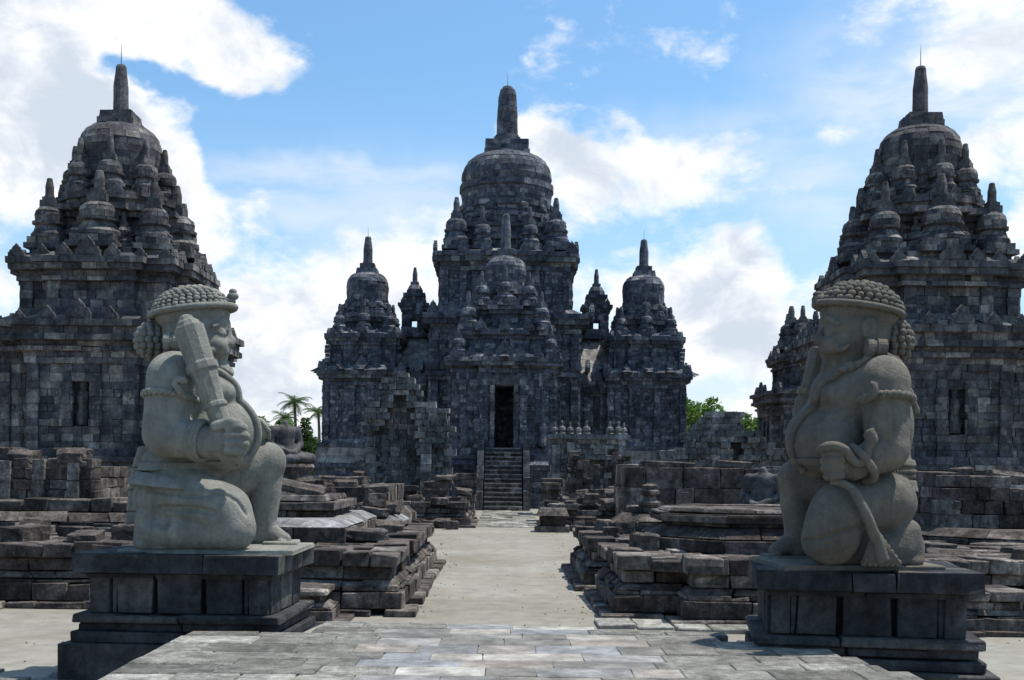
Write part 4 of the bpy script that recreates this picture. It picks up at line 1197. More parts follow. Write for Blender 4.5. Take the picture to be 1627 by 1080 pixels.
    mb = MB(); mb.rbox((.12, .04, .012), (1.62, 1.12, .05), (0, 0, -.02), r, .012); mb.rbox((.64, .40, .035), (.34, .40, .07), (0, 0, .1), r, .01); mb.build('foot_slab', m, t, bevel=.01)
    return t
guardian_club()

def guardian_snake():
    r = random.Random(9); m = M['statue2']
    loc = W(1350, 897, 9.95); loc.z = PTOP
    t = thing('guardian_statue', 'brownish grey kneeling guardian statue gripping a snake in its fist', 'statue', loc, 'guardian statues on plinths', 0)
    S = 388.0
    B = SDF(389, 1016, S, (-.85, -.85, -.03), (.80, .80, 2.75), .0122); B.base = tuple(loc)
    B.ell((485, 790), (116, 172, 108)); B.ell((524, 812, -70), (82, 105, 66), 20); B.ell((520, 812, 70), (82, 105, 66), 20)
    B.ell((312, 590), (138, 168, 134), 30); B.ell((395, 440), (138, 172, 120), 40); B.ell((475, 540), (120, 155, 190), 30); B.ell((478, 690), (118, 158, 84), 30)
    B.ell((318, 440, -70), (62, 70, 50), 18); B.ell((318, 440, 70), (62, 70, 50), 18)
    torso = B.copy()
    B.cone((500, 795, -115), (365, 835, -175), 104, 98, 30); B.ell((342, 876, -185), (100, 106, 142), 24, rot=-.30); B.ell((326, 935, -180), (94, 96, 78), 24)
    B.cone((350, 960, -160), (560, 955, -145), 62, 56, 8)
    B.ell((560, 915, -140), (56, 52, 58), 16); B.cone((590, 900, -140), (602, 990, -140), 42, 40, 12); B.ell((590, 1000, -140), (46, 52, 26), 12); B.ell((622, 960, -120), (22, 34, 54), 12)
    for q in range(5): B.cone((570, 1002, -180 + q * 20), (552 + q * 3, 1010, -182 + q * 21), 11, 9, 5)
    B.cone((440, 795, 95), (208, 718, 160), 106, 56, 26); B.ell((205, 718, 160), (54, 54, 56), 14); B.cone((200, 725, 162), (216, 895, 162), 52, 46, 14); B.ell((205, 800, 162), (46, 48, 70), 14)
    B.cone((220, 930, 162), (140, 968, 150), 42, 24, 16); B.ell((222, 960, 162), (42, 42, 44), 12)
    for q in range(5): B.cone((150, 985, 118 + q * 18), (112 + q * 4, 996, 114 + q * 20), 13, 11, 5)
    B.cone((400, 375), (396, 300), 88, 82, 26); B.ell((402, 218), (122, 106, 138), 16); B.ell((356, 280), (70, 82, 74), 22)
    face(B, -1, 410, 216, 0, 0, 0)
    for s in (-1, 1):
        B.ell((452, 212, s * 112), (28, 18, 42), 3); B.ell((446, 212, s * 128), (15, 11, 26), 4, sub=True); B.cone((460, 244, s * 110), (470, 266, s * 112), 14, 16, 5)
    B.ell((502, 392, -150), (86, 84, 90), 26); B.cone((505, 405, -166), (517, 606, -202), 83, 72, 10); B.cone((515, 625, -204), (405, 680, -222), 72, 48, 10)
    B.ell((395, 400, 150), (88, 84, 90), 26); B.cone((385, 405, 168), (300, 560, 215), 82, 66, 12); B.cone((300, 565, 212), (235, 500, 160), 60, 42, 12); B.ell((240, 470, 150), (38, 40, 46), 10)
    B.ell((356, 672, -238), (48, 44, 54), 12)
    for q in range(4):
        y = 628 + q * 26; e = (0, 6, 4, -6)[q]
        B.cone((358, y + 4, -284), (318 - e, y + 8, -280), 16, 16, 4); B.cone((318 - e, y + 8, -280), (306 - e, y + 10, -236), 16, 14, 4)
    B.cone((380, 632, -262), (335, 612, -262), 18, 16, 6); B.cone((335, 612, -262), (308, 622, -244), 15, 13, 6)
    groove(B, [(240, 938, -190), (270, 930, -255), (310, 918, -285), (360, 902, -290), (410, 886, -270), (438, 874, -220)]); groove(B, [(222, 530, -120), (300, 512, -165), (400, 512, -170)], 6)
    B.floor(.0); B.build('body', m, t)
    torso.slab((490, 668), (.0, 0, 1), 12, 8).build('belt', m, t)
    torso.slab((490, 744), (.0, 0, 1), 19, 11).build('sash', m, t)
    mb = MB()
    for k_ in range(70):
        for row in (0, 1):
            a_ = 2 * pi * k_ / 70
            q = np.array(B.P((490, 697 + row * 16))) + np.array([.30 * cos(a_), .40 * sin(a_), 0])
            q = torso.snap(q, .004); mb.ball(q, .021, 6, 4)
    mb.build('bead_girdle', m, t, smooth=True)
    mb = MB(); cord = tube_px(B, [(592, 500, -60), (585, 420, -90), (555, 345, -120), (500, 318, -130), (440, 328, -130), (385, 348, -120), (330, 395, -100), (275, 470, -84), (225, 540, -66), (192, 610, -48), (196, 670, -40), (225, 715, -40)], 15, 6, B, 8)
    mb.tube(cord, [.034 + .006 * sin(i * 1.1) for i in range(len(cord))], 9)
    kn = Vector(B.snap(B.P((385, 340, -125)), .02)); mb.ball(kn, (.06, .05, .05), 9, 6); mb.ball(kn + Vector((-.06, -.02, -.02)), (.05, .035, .03), 9, 6)
    mb.build('chest_cord', m, t, smooth=True)
    mb = MB(); ax = Vector(B.P((517, 606, -202)) - B.P((505, 405, -166))).normalized()
    u = Vector((1, 0, 0)); u = (u - ax * u.dot(ax)).normalized(); v = ax.cross(u)
    rope(mb, B.P((508, 455, -175)), u, v, .212, .024, 13)
    hd = [B.P(p) for p in ((425, 468, -240), (440, 455, -262), (456, 440, -268), (470, 420, -268), (466, 402, -266), (455, 394, -264))]
    mb.tube(hd, [.016, .03, .042, .04, .034, .014], 8); mb.build('snake_armlet', m, t, smooth=True)
    # the snake: over the fist, round the wrist, head raised; its tail hangs to the ground
    mb = MB()
    sn = tube_px(B, [(280, 628, -262), (300, 618, -286), (335, 612, -292), (372, 625, -290), (395, 655, -286), (420, 668, -282), (442, 652, -280), (448, 622, -282), (462, 590, -282), (452, 566, -282), (444, 556, -280)], 0, 0, None, 6)
    nn = len(sn); mb.tube(sn, [.024 + .016 * min(1, i / 8) if i < nn - 14 else .04 + (.012 if i < nn - 4 else -.012 * (i - nn + 5)) for i in range(nn)], 9)
    ring_ = tube_px(B, [(392, 612, -265), (430, 640, -290), (468, 690, -285), (470, 720, -250), (440, 730, -210)], 0, 0, None, 6); mb.tube(ring_, .036, 8)
    mb.build('snake', m, t, smooth=True)
    mb = MB()
    tail = tube_px(B, [(325, 730, -262), (365, 738, -280), (400, 760, -292), (425, 800, -300), (450, 850, -300), (470, 900, -285), (490, 950, -268), (505, 1000, -262)], 0, 0, None, 6)
    nn = len(tail); mb.tube(tail, [.030 + .030 * (i / nn) ** 1.5 for i in range(nn)], 10)
    q = [tuple(B.P(p)) for p in ((470, 890, -278), (486, 890, -278), (486, 890, -250), (470, 890, -250))]; q2 = [tuple(B.P(p)) for p in ((432, 1012, -262), (566, 1012, -262), (566, 1012, -200), (432, 1012, -200))]; mb.hexa(q2, q)
    for k_ in range(6):
        for q in range(k_ + 2): mb.ball(B.P((484 + k_ * 3 + (q - (k_ + 1) / 2) * 19, 922 + k_ * 17, -268 + k_ * 2)), (.032, .014, .034), 8, 5)
    mb.build('hanging_cloth', m, t, smooth=True)
    mb = MB()
    a = Vector(B.P((226, 520, 150))); b = Vector(B.P((300, 285, 150))); mb.tube([a + (b - a) * f for f in (0, .02, .3, .32, .4, .42, .97, 1.0)], [.06, .09, .10, .125, .125, .10, .135, .08], 10)
    mb.build('club', m, t)
    tl = -math.atan2(42, 295); hc = B.P((418, 158)); mb = MB()
    curls(mb, hc, .350, .298, .252, 8, .039, r, .06, tl)
    h = MB(); h.ball(hc, (.345, .295, .235), 24, 14)
    i = len(mb.v); mb.v += h.v; mb.f += [tuple(x + i for x in f_) for f_ in h.f]
    mb.build('hair', m, t, smooth=True)
    mb = MB(); pts = []; c0 = Vector(B.P((412, 150)))
    for k_ in range(64):
        a_ = 2 * pi * k_ / 64; x, y = .375 * cos(a_), .325 * sin(a_)
        pts.append(c0 + Vector((x * cos(tl), y, x * sin(tl))))
    mb.tube(pts, .029, 8, closed=True); kx = Vector(B.P((282, 118)))
    mb.ball(kx, (.075, .08, .06), 10, 7); mb.ball(kx + Vector((-.02, 0, .05)), (.045, .05, .03), 10, 6)
    mb.build('headband', m, t, smooth=True)
    mb = MB(); bc = Vector(B.P((540, 252))); mb.ball(bc, (.125, .14, .155), 14, 10)
    for k_ in range(9):
        ph = -pi / 2 + pi * (k_ + .5) / 9; nn = max(3, int(12 * cos(ph)))
        for i in range(nn):
            a_ = 2 * pi * (i + .5 * (k_ % 2)) / nn
            mb.ball(bc + Vector((.128 * cos(ph) * cos(a_), .142 * cos(ph) * sin(a_), .16 * sin(ph))), .037, 7, 5)
    mb.build('hair_bun', m, t, smooth=True)
    for s in (-1, 1):
        mb = MB(); p = Vector(B.P((474, 280, s * 126))); X = Vector((1, 0, -.05))
        mb.tube([p + X * q for q in (-.088, -.085, -.03, -.028, -.005, -.003, .02, .022, .078, .082)], [.05, .085, .085, .075, .075, .088, .088, .082, .085, .05], 18)
        mb.build('ear_plug', m, t)
    mb = MB(); mb.rbox((-.05, .02, .012), (1.36, 1.1, .05), (0, 0, .05), r, .012); mb.rbox((-.42, .38, .03), (.42, .36, .06), (0, 0, .2), r, .01); mb.build('foot_slab', m, t, bevel=.01)
    return t
guardian_snake()

# ------------------------------------------------------------------ ruins of the small shrines
def deck(mb, x0, x1, y0, y1, z, r, bl=.5, th=.18, jz=.02, miss=.06, skip=None):
    y = y0
    while y < y1 - .08:
        d = min(r.uniform(.3, .5), y1 - y); x = x0
        while x < x1 - .08:
            L = min(r.uniform(.35, 1.0) * bl * 1.6, x1 - x)
            if r.random() > miss and not (skip and skip(x + L / 2, y + d / 2)):
                mb.box(x + .008, x + L - .008, y + .008, y + d - .008, z - th, z + r.uniform(-jz, jz), r, .022)
            x += L
        y += d

def foundation(label, plan, seed, z0=0.0, k=1.0, kerb=True, levels=None, cap_miss=.06, top=True, mat=None, bl=.5, deck_skip=None, group='low shrine foundations'):
    """a moulded shrine foundation laid in courses of separate stones, worn and missing stones on top"""
    r = random.Random(seed); m = mat or M['ruin']
    xs = [p[0] for p in plan]; ys = [p[1] for p in plan]; cx, cy = sum(xs) / len(xs), sum(ys) / len(ys)
    t = thing('shrine_foundation', label, 'foundation', (cx, cy, z0), group)
    P = [(x - cx, y - cy) for x, y in plan]
    mb = MB()
    if kerb:
        course(mb, P, 0, .09 * k, .17, .16, bl * 1.1, r, jit=.02, depth=.4, vj=.012, miss=.04)
    levels = levels or [(.085, .31, 0, 0), (.31, .37, -.05, -.05), (.37, .46, -.06, -.14), (.46, .63, -.17, -.17), (.63, .83, -.07, -.07)]
    body, cap = levels[:-1], levels[-1]
    for (a, b, o0, o1) in body:
        course(mb, P, a * k, b * k, o0, o1, bl, r, jit=.022, depth=.4, vj=.018, gap=.009, zj=.014)
    zt = body[-1][1] * k
    mb.prism(offs(P, -.3), -.02, zt - .05)
    mb.build('base', m, t, bevel=.010)
    cb = MB()
    course(cb, P, cap[0] * k, cap[1] * k, cap[2], cap[3], bl * 1.0, r, jit=.035, depth=.46, vj=.024, gap=.012, miss=cap_miss, zj=.035)
    if top:
        deck(cb, min(xs) - cx + .5, max(xs) - cx - .5, min(ys) - cy + .5, max(ys) - cy - .5, cap[1] * k - .03, r, bl, skip=deck_skip)
    cb.build('cap_course', m, t, bevel=.012)
    return t

def tier(label, plan, seed, z0, levels, mats, bl=.6, group=None, name='shrine_plinth', cat='shrine plinth'):
    r = random.Random(seed)
    xs = [p[0] for p in plan]; ys = [p[1] for p in plan]; cx, cy = sum(xs) / len(xs), sum(ys) / len(ys)
    t = thing(name, label, cat, (cx, cy, z0), group)
    P = [(x - cx, y - cy) for x, y in plan]
    for nm, lv, mt in zip(('base', 'sloped_top', 'top_slab', 'upper_slab'), levels, mats):
        mb = MB()
        for (a, b, o0, o1) in lv: course(mb, P, a, b, o0, o1, bl, r, jit=.014, depth=min(.5, (max(xs) - min(xs)) * .3), vj=.010, gap=.008, zj=.012)
        mb.prism(offs(P, lv[0][2] - .12), lv[0][0] - .01, lv[-1][1] - .02, offs(P, lv[-1][3] - .12))
        mb.build(nm, mt, t, bevel=.010)
    return t

def wall_blocks(mb, inside, x0, x1, z0, z1, y, th, r, bl=.38, rh=.22, jit=.05, jz=.0, gap=.008):
    z = z0
    while z < z1:
        h = rh * r.uniform(.85, 1.15); x = x0 + r.uniform(-.2, 0)
        while x < x1:
            L = bl * r.uniform(.6, 1.45)
            cxm, czm = x + L / 2, z + h / 2
            if inside(cxm, czm):
                j = r.uniform(-jit, jit)
                mb.box(x + gap, x + L - gap, y + j, y + th + r.uniform(-jit, jit), z + gap * .5, z + h - gap * .5, r, .018)
                if r.random() < .3:
                    for _ in range(r.randint(1, 3)):
                        w = r.uniform(.05, .16); u = x + r.uniform(.02, max(.03, L - w - .02)); h_ = h * r.uniform(.3, .9); zb = z + r.uniform(0, h - h_); o_ = r.uniform(.015, .05)
                        mb.box(u, u + w, y + j - o_, y + j + .05, zb, zb + h_, r, .012)
            x += L
        z += h

BLK = []
def block_protos():
    r = random.Random(99)
    for q in range(9):
        bm = bmesh.new(); bmesh.ops.create_cube(bm, size=1.0)
        bmesh.ops.bevel(bm, geom=bm.edges[:], offset=.07, segments=1, affect='EDGES')
        bmesh.ops.subdivide_edges(bm, edges=[e for e in bm.edges if e.calc_length() > .5], cuts=2, use_grid_fill=True)
        for v in bm.verts: v.co += Vector((r.uniform(-.03, .03), r.uniform(-.03, .03), r.uniform(-.05, .05)))
        if q % 3 == 1:                                   # a moulded stone with a step
            for v in bm.verts:
                if v.co.z > .2: v.co.y = v.co.y * .7 + .1
        me = bpy.data.meshes.new('stone_block'); bm.to_mesh(me); bm.free(); me.materials.append(M['ruin']); BLK.append(me)
block_protos()
def block(loc, size, rot, label, group, q):
    o = bpy.data.objects.new('stone_block', BLK[q % len(BLK)]); C.objects.link(o)
    o.location = loc; o.scale = size; o.rotation_euler = rot
    o['label'] = label; o['category'] = 'stone block'; o['group'] = group
    return o
def scatter(label, group, x0, x1, y0, y1, z, n, seed, s=(.28, .55), tilt=.12, stack=0.0):
    r = random.Random(seed); placed = []; k_ = 0; tries = 0
    while k_ < n and tries < n * 30:
        tries += 1
        sx, sy, sz = r.uniform(*s), r.uniform(*s) * .8, r.uniform(.16, .30)
        x, y = r.uniform(x0, x1), r.uniform(y0, y1); zz = z(x, y) if callable(z) else z
        if any(math.hypot(x - a, y - b) < (sx + c) * .56 for a, b, c, h in placed):
            near = [h for a, b, c, h in placed if math.hypot(x - a, y - b) < .25]
            if not (stack and near and r.random() < stack): continue
            zz = max(near)
        placed.append((x, y, sx, zz + sz))
        block((x, y, zz + sz * .47), (sx, sy, sz), (r.uniform(-tilt, tilt), r.uniform(-tilt, tilt), r.uniform(-.35, .35) + (pi / 2 if r.random() < .3 else 0)), label, group, r.randrange(9)); k_ += 1

def stepped(x0, x1, y0, y1, bays): 
    """front (−y) side with bays [(u0,u1,p)]"""
    P = []
    for u0, u1, p in bays: P += [(u0, y0 - p), (u1, y0 - p)]
    P += [(x1, y1), (x0, y1)]
    Q = []
    for p in P:
        if not Q or math.hypot(p[0] - Q[-1][0], p[1] - Q[-1][1]) > 1e-4: Q.append(p)
    return Q

# --- left of the path
foundation('low dark shrine foundation on the left edge of the path, closest to the plinth', stepped(-4.6, -1.34, 15.0, 18.3, [(-4.6, -3.3, 0), (-3.3, -2.15, 0), (-2.15, -1.34, 0)]), 1)
foundation('knee-high stub of steps jutting from the front of the left shrine foundation', rect(-3.3, -2.12, 14.05, 14.82), 2, k=.55, top=True)
foundation('low shrine foundation lining the left edge of the path farther on, cap stones overhanging', rect(-4.6, -1.38, 18.75, 23.3), 3, cap_miss=.03)
tier('sloped pale-topped plinth rising behind the left path foundation', rect(-5.4, -2.38, 17.0, 21.2), 4, .78, [[(0, .26, 0, 0)], [(.26, .38, -.01, -.24)]], [M['ruin'], M['sloped']])
tier('smaller sloped pale-topped plinth farther back left of the path', rect(-4.6, -2.15, 23.7, 26.0), 5, 0, [[(0, .35, .1, .1), (.35, .8, 0, 0)], [(.8, .95, -.01, -.26)]], [M['ruin'], M['sloped']])
foundation('tall block-built shrine base with flat top left of the path, loose stones on it', rect(-7.2, -2.75, 27.2, 31.0), 6, levels=[(.085, .35, .25, .25), (.35, .55, .12, .12), (.55, .75, .3, .3), (.75, .95, .3, .1), (.95, 1.12, 0, 0), (1.12, 1.52, -.03, -.03)], cap_miss=0, bl=.7)
scatter('dark loose stone lying on the flat-topped shrine base left of the path', 'loose stones left of the path', -6.6, -3.1, 27.5, 29.5, 1.48, 9, 7, (.4, .75), .05, stack=.2)
scatter('dark loose stone on the smaller sloped plinth left of the path', 'loose stones left of the path', -4.2, -2.5, 23.9, 25.6, .94, 9, 9, (.4, .7), stack=.3)
scatter('dark loose stone on the low left path foundation', 'loose stones left of the path', -4.4, -1.8, 18.9, 22.5, .78, 5, 8, (.35, .6), .04)
block((-2.25, 17.4, .93), (.9, .5, .16), (.05, .02, .2), 'flat dark slab lying on the left path foundation beside the sloped plinth', 'loose stones left of the path', 2)
tier('dark moulded cornice stones stacked behind the guardian with the club, one slab tilted on top', rect(-5.0, -2.72, 18.0, 20.7), 10, 1.14, [[(0, .12, -.1, -.1), (.12, .26, .02, .02)], [(.26, .36, -.12, -.16)]], [M['ruin'], M['ruin']], bl=.8)
block((-3.4, 18.5, 1.62), (.95, .5, .17), (.08, .2, .1), 'long tilted dark slab on top of the cornice stack', 'loose stones left of the path', 4)
# far left
foundation('long low shrine foundation at the far left, behind the plinth', stepped(-11.0, -5.15, 15.5, 19.4, [(-11.0, -8.2, 0), (-8.2, -6.9, .35), (-6.9, -5.15, 0)]), 11, k=1.06)
foundation('raised shrine base behind the far left foundation', rect(-11.0, -6.2, 19.9, 23.8), 12, levels=[(.085, .4, .15, .15), (.4, .8, 0, 0), (.8, .95, .18, .18), (.95, 1.12, .18, .05), (1.12, 1.34, -.05, -.05)], bl=.6)
foundation('broad worn shrine platform in front of the left side temple', rect(-11.5, -5.6, 25.5, 30.0), 13, levels=[(.085, .4, .15, .15), (.4, .7, 0, 0), (.7, .9, .15, .1), (.9, 1.05, 0, 0), (1.05, 1.22, -.1, -.1)], bl=.7)
scatter('loose stone on the far left foundation behind the plinth', 'loose stones at the far left', -8.6, -5.4, 16.0, 19.2, .82, 10, 14, (.35, .7), .06)
scatter('loose stone on the worn platform before the left side temple', 'loose stones at the far left', -9.5, -5.9, 25.8, 29.5, 1.22, 10, 15, (.4, .75), .06, stack=.3)

def ruined_wall(name, label, x0, x1, y, th, z0, hf, seed, pil=0, group=None, side_d=0.0, bl=.4, rh=.24):
    """a broken wall stump of pilasters and carved stones"""
    r = random.Random(seed); t = thing(name, label, 'ruined wall', ((x0 + x1) / 2, y, z0), group); ox = (x0 + x1) / 2
    mb = MB()
    wall_blocks(mb, lambda x, z: z < hf(x + ox), x0 - ox, x1 - ox, 0, 4, 0, th, r, bl, rh, .04)
    mb.box(x0 - ox + .1, x1 - ox - .1, .15, th - .1, -.02, min(hf(x0 + .3), hf(x1 - .3), hf(ox)) * .75)
    if side_d:
        for s in (0, 1):
            z = 0
            while z < hf(x0 if s == 0 else x1) * .9:
                h = rh * r.uniform(.85, 1.15); yy = th
                while yy < side_d:
                    L = bl * r.uniform(.7, 1.4); xx = (x0 - ox) if s == 0 else (x1 - ox - .4)
                    mb.box(xx + r.uniform(-.03, .03), xx + .4, yy, yy + L - .012, z, z + h - .008, r, .012); yy += L
                z += h
    mb.build('wall', M['ruin'], t, bevel=.010)
    if pil:
        for q in range(pil):
            u = x0 - ox + (x1 - x0) * (q + .5) / pil; pm = MB(); z = 0
            while z < hf(u + ox) * .85:
                h = r.uniform(.25, .45); pm.box(u - .11 + r.uniform(-.02, .02), u + .11, -.09 + r.uniform(-.02, .02), .1, z, z + h - .01, r, .012); z += h
            pm.build('pilaster', M['ruin'], t, bevel=.008)
    return t
ruined_wall('shrine_wall', 'broken shrine wall with carved pilasters at the far left edge', -10.6, -7.5, 20.6, .5, 1.3, lambda x: .68 + .10 * sin(x * 7), 16, 5, side_d=1.9, bl=.34, rh=.2)
scatter('loose stone on top of the broken pilaster wall at far left', 'loose stones at the far left', -10.2, -7.7, 20.7, 22.0, 1.98, 5, 17, (.4, .7), .06)

# --- right of the path
foundation('low dark shrine foundation on the right edge of the path, closest to the plinth', stepped(1.42, 6.2, 14.9, 17.9, [(1.42, 2.25, 0), (2.25, 4.1, .62), (4.1, 6.2, 0)]), 21)
foundation('low shrine foundation lining the right edge of the path farther on, deep overhanging cap', rect(1.30, 6.2, 18.4, 22.6), 22, cap_miss=.02)
p = MB(); rr = random.Random(5)
for (x0, x1, y0, y1) in ((1.15, 2.1, 13.9, 14.65), (2.1, 4.4, 13.62, 14.05)):
    x = x0
    while x < x1:
        L = min(rr.uniform(.3, .6), x1 - x); p.box(x + .008, x + L - .008, y0 + rr.uniform(0, .06), y1, -.05, .05 + rr.uniform(-.015, .015), rr, .012); x += L
p = p.build('kerb', M['slabrough'], bevel=.012); p['kind'] = 'structure'
O1 = [(x, y) for x, y in ngon(3.75, 17.6, 1.72, 8)]
tier('broad eight-sided shrine base with layered dark top slabs right of the path', O1, 23, .78, [[(0, .20, 0, 0)], [(.20, .36, -.01, -.26)], [(.36, .42, -.34, -.34), (.42, .52, -.18, -.14), (.52, .56, -.16, -.16)], [(.56, .63, -.26, -.30)]], [M['ruin']] * 4, bl=.8)
O2 = ngon(2.75, 21.6, .80, 8)
tier('small eight-sided sloped pedestal behind the broad layered one', O2, 24, .80, [[(0, .2, 0, 0)], [(.2, .36, -.01, -.22)], [(.36, .48, -.3, -.3)]], [M['ruin']] * 3, bl=.45)
mb = MB(); mb.lathe([(.18, 0), (.22, .04), (.22, .09), (.14, .12), (.12, .2), (.19, .24), (.19, .3), (.13, .33), (.16, .4), (.04, .44)], seg=8); o = mb.build('turned_stone', M['ruin'], loc=(2.7, 21.3, 1.27)); o['label'] = 'small turned stone finial standing on the small eight-sided pedestal'; o['category'] = 'stone finial'
scatter('thin dark slab lying on the right path foundation', 'loose stones right of the path', 1.8, 2.3, 15.6, 22, .76, 4, 25, (.3, .5), .03)
foundation('wide shrine platform behind the right path foundations', rect(2.5, 8.6, 24.4, 28.5), 26, levels=[(.085, .3, .2, .2), (.3, .5, .1, .1), (.5, .7, 0, 0)], bl=.8)
ruined_wall('shrine_wall', 'wall of big squared dark blocks right of the path, beside the headless figure', 2.65, 6.6, 25.0, .6, .68, lambda x: 1.28, 27, 0, side_d=2.2, bl=.62, rh=.42)
block((3.6, 25.3, 2.05), (1.2, .45, .2), (0, .03, .05), 'long beam stone lying on top of the big block wall', 'loose stones right of the path', 0)
block((5.1, 25.4, 2.08), (.8, .5, .2), (0, .05, -.1), 'short flat stone lying on the right part of the big block wall', 'loose stones right of the path', 3)
scatter('loose stone along the foot of the big block wall', 'loose stones right of the path', 2.7, 6, 23.2, 24.3, 0.0, 12, 28, (.35, .7), stack=.6)
# far right
foundation('long low shrine foundation at the far right, behind the snake guardian', stepped(5.9, 12.0, 15.2, 19.0, [(5.9, 7.6, 0), (7.6, 9.2, .4), (9.2, 12.0, 0)]), 31, k=.95)
foundation('knee-high step stub in front of the far right foundation', rect(5.3, 6.5, 13.75, 14.85), 32, k=.62)
tier('low eight-sided base under the broken wall at the far right edge', ngon(9.6, 20.8, 2.4, 8), 33, .6, [[(0, .14, .1, .1), (.14, .26, 0, 0)], [(.26, .4, 0, -.25)]], [M['ruin']] * 2, bl=.7)
ruined_wall('shrine_wall', 'broken shrine wall of squared stones at the far right edge', 7.85, 11.2, 20.2, .55, .98, lambda x: .86 + (.12 if x < 9 else -.1) + .1 * sin(x * 5), 34, 0, side_d=1.8, bl=.42, rh=.25)
scatter('loose stone on the broken wall at the far right edge', 'loose stones at the far right', 8.2, 10.6, 20.4, 21.8, 1.80, 6, 35, (.35, .6))
foundation('worn shrine platform in front of the right side temple', rect(6.4, 13.0, 25.0, 29.6), 36, levels=[(.085, .3, .15, .15), (.3, .5, 0, 0), (.5, .7, .15, .1), (.7, .9, 0, 0)], bl=.7)
scatter('loose stone on the far right foundation behind the snake guardian', 'loose stones at the far right', 6.2, 9.5, 15.6, 18.8, .70, 10, 37, (.35, .7), .05)
scatter('loose stone on the worn platform before the right side temple', 'loose stones at the far right', 6.7, 10.5, 25.3, 29, .84, 8, 38, (.4, .75), stack=.5)

# --- farther rubble on both sides of the path before the main temple
foundation('crumbled low foundation left of the path before the great stairs', rect(-5.2, -1.15, 37.5, 42.5), 41, k=1.0, cap_miss=.35, bl=.5)
scatter('rubble stone heaped left of the path before the great stairs', 'rubble before the great stairs', -4.8, -1.3, 37.6, 42.0, .75, 34, 42, (.4, .75), stack=.7)
scatter('rubble stone fallen in front of the crumbled left foundation', 'rubble before the great stairs', -5.8, -1.6, 36.3, 37.2, 0, 10, 43, (.4, .8))
foundation('crumbled low foundation right of the path before the great stairs', rect(1.35, 5.6, 37.0, 42.0), 44, k=1.0, cap_miss=.35, bl=.5)
scatter('rubble stone heaped right of the path before the great stairs', 'rubble before the great stairs', 1.6, 5.2, 37.2, 41.6, .75, 34, 45, (.4, .75), stack=.7)
scatter('rubble stone fallen beside the right of the path', 'rubble before the great stairs', 1.2, 5.6, 35.6, 36.7, 0, 10, 46, (.4, .8))
t = tier('squat moulded stone block by the right of the path before the stairs', rect(1.05, 1.95, 35.3, 36.1), 47, 0, [[(0, .2, .05, .05), (.2, .5, -.05, -.05)], [(.5, .75, .05, -.05)]], [M['ruin']] * 2, bl=.9, name='stone_pedestal', cat='pedestal')
for (x, y, h, lab) in ((-1.45, 42.2, 1.75, 'short stacked stone pillar left of the path near the stairs'), (1.75, 43.0, 1.5, 'short stacked stone pillar right of the path near the stairs')):
    rr = random.Random(int(x * 10)); mb = MB(); z = 0; t = thing('stone_pillar', lab, 'pillar', (x, y, 0))
    while z < h:
        hh = rr.uniform(.2, .32); w = rr.uniform(.32, .46); mb.box(-w, w, -w, w, z, z + hh - .01, rr, .03); z += hh
    mb.build('pillar', M['ruin'], t, bevel=.012)

# --- ruined shrine with a corbelled niche
def ruined_niche():
    r = random.Random(51); X, Y = -4.15, 44.5
    t = thing('ruined_shrine', 'ruined shrine with a tall pointed niche, left of the great stairs', 'ruined shrine', (X, Y, 0))
    def out(x, z):                                        # crumbled outline
        if x < -1.05: return z < 3.0 + (x + 1.05) * 1.9 + .45 * sin(z * 9) if x < -1.25 else z < 4.6
        if x < .75: return z < 5.55 - max(0, -x - .35) * .8 - max(0, x - .35) * 1.1 + .12 * sin(x * 9)
        return z < 4.55 - (x - .75) * .25 + .15 * sin(x * 12)
    def niche(x, z):
        if z < .3: return False
        if z < 3.3: return -.82 < x < .78
        return abs(x + .02) < .80 * (1 - (z - 3.3) / 1.85) if z < 5.1 else False
    mb = MB(); wall_blocks(mb, lambda x, z: out(x, z) and not niche(x, z), -2.0, 1.75, 0, 6, 0, .7, r, .36, .23, .09)
    mb.build('wall', M['rubble'], t)
    mb = MB(); wall_blocks(mb, lambda x, z: z < 5.0 - abs(x) * .5, -1.2, 1.2, 0, 6, .62, .5, r, .34, .23, .03); mb.build('niche_back', M['rubble'], t)
    for s in (-1, 1):
        z = .2; mb = MB()
        while z < 4.4:
            h = r.uniform(.22, .3); yy = 1.3
            while yy < 3.2:
                L = r.uniform(.35, .6); xx = s * 1.45
                if out(xx, z + .2): mb.box(xx - .3 + r.uniform(-.05, .05), xx + .3 + r.uniform(-.05, .05), yy, yy + L - .015, z, z + h - .01, r, .015)
                yy += L
            z += h
        mb.build('side_wall', M['rubble'], t)
    for (x, w, h) in ((-1.1, .34, 2.9), (1.05, .4, 2.6)):
        z = 0; mb = MB()
        while z < h:
            hh = r.uniform(.28, .42); mb.box(x - w / 2 + r.uniform(-.03, .03), x + w / 2, -.32 + r.uniform(-.05, .05), .05, z, z + hh - .012, r, .015); z += hh
        mb.build('pilaster', M['rubble'], t)
    mb = MB(); masonry(mb, rect(-2.1, 1.95, -.5, 2.8), [(0, .25, .3, .3), (.25, .5, .15, .15), (.5, .68, 0, 0)], .5, r, row=.25, jit=.05, depth=.5, miss=.1); mb.build('base', M['rubble'], t)
    # collapsed left pile belongs to the ruin's foot
ruined_niche()
scatter('rubble stone piled against the left leg of the ruined niche shrine', 'rubble by the ruined niche', -6.4, -4.9, 43.2, 44.3, 0, 30, 52, (.35, .65), stack=.95)
scatter('rubble stone lying at the foot of the ruined niche shrine', 'rubble by the ruined niche', -4.9, -1.6, 42.9, 43.9, 0, 18, 53, (.35, .7), stack=.7)

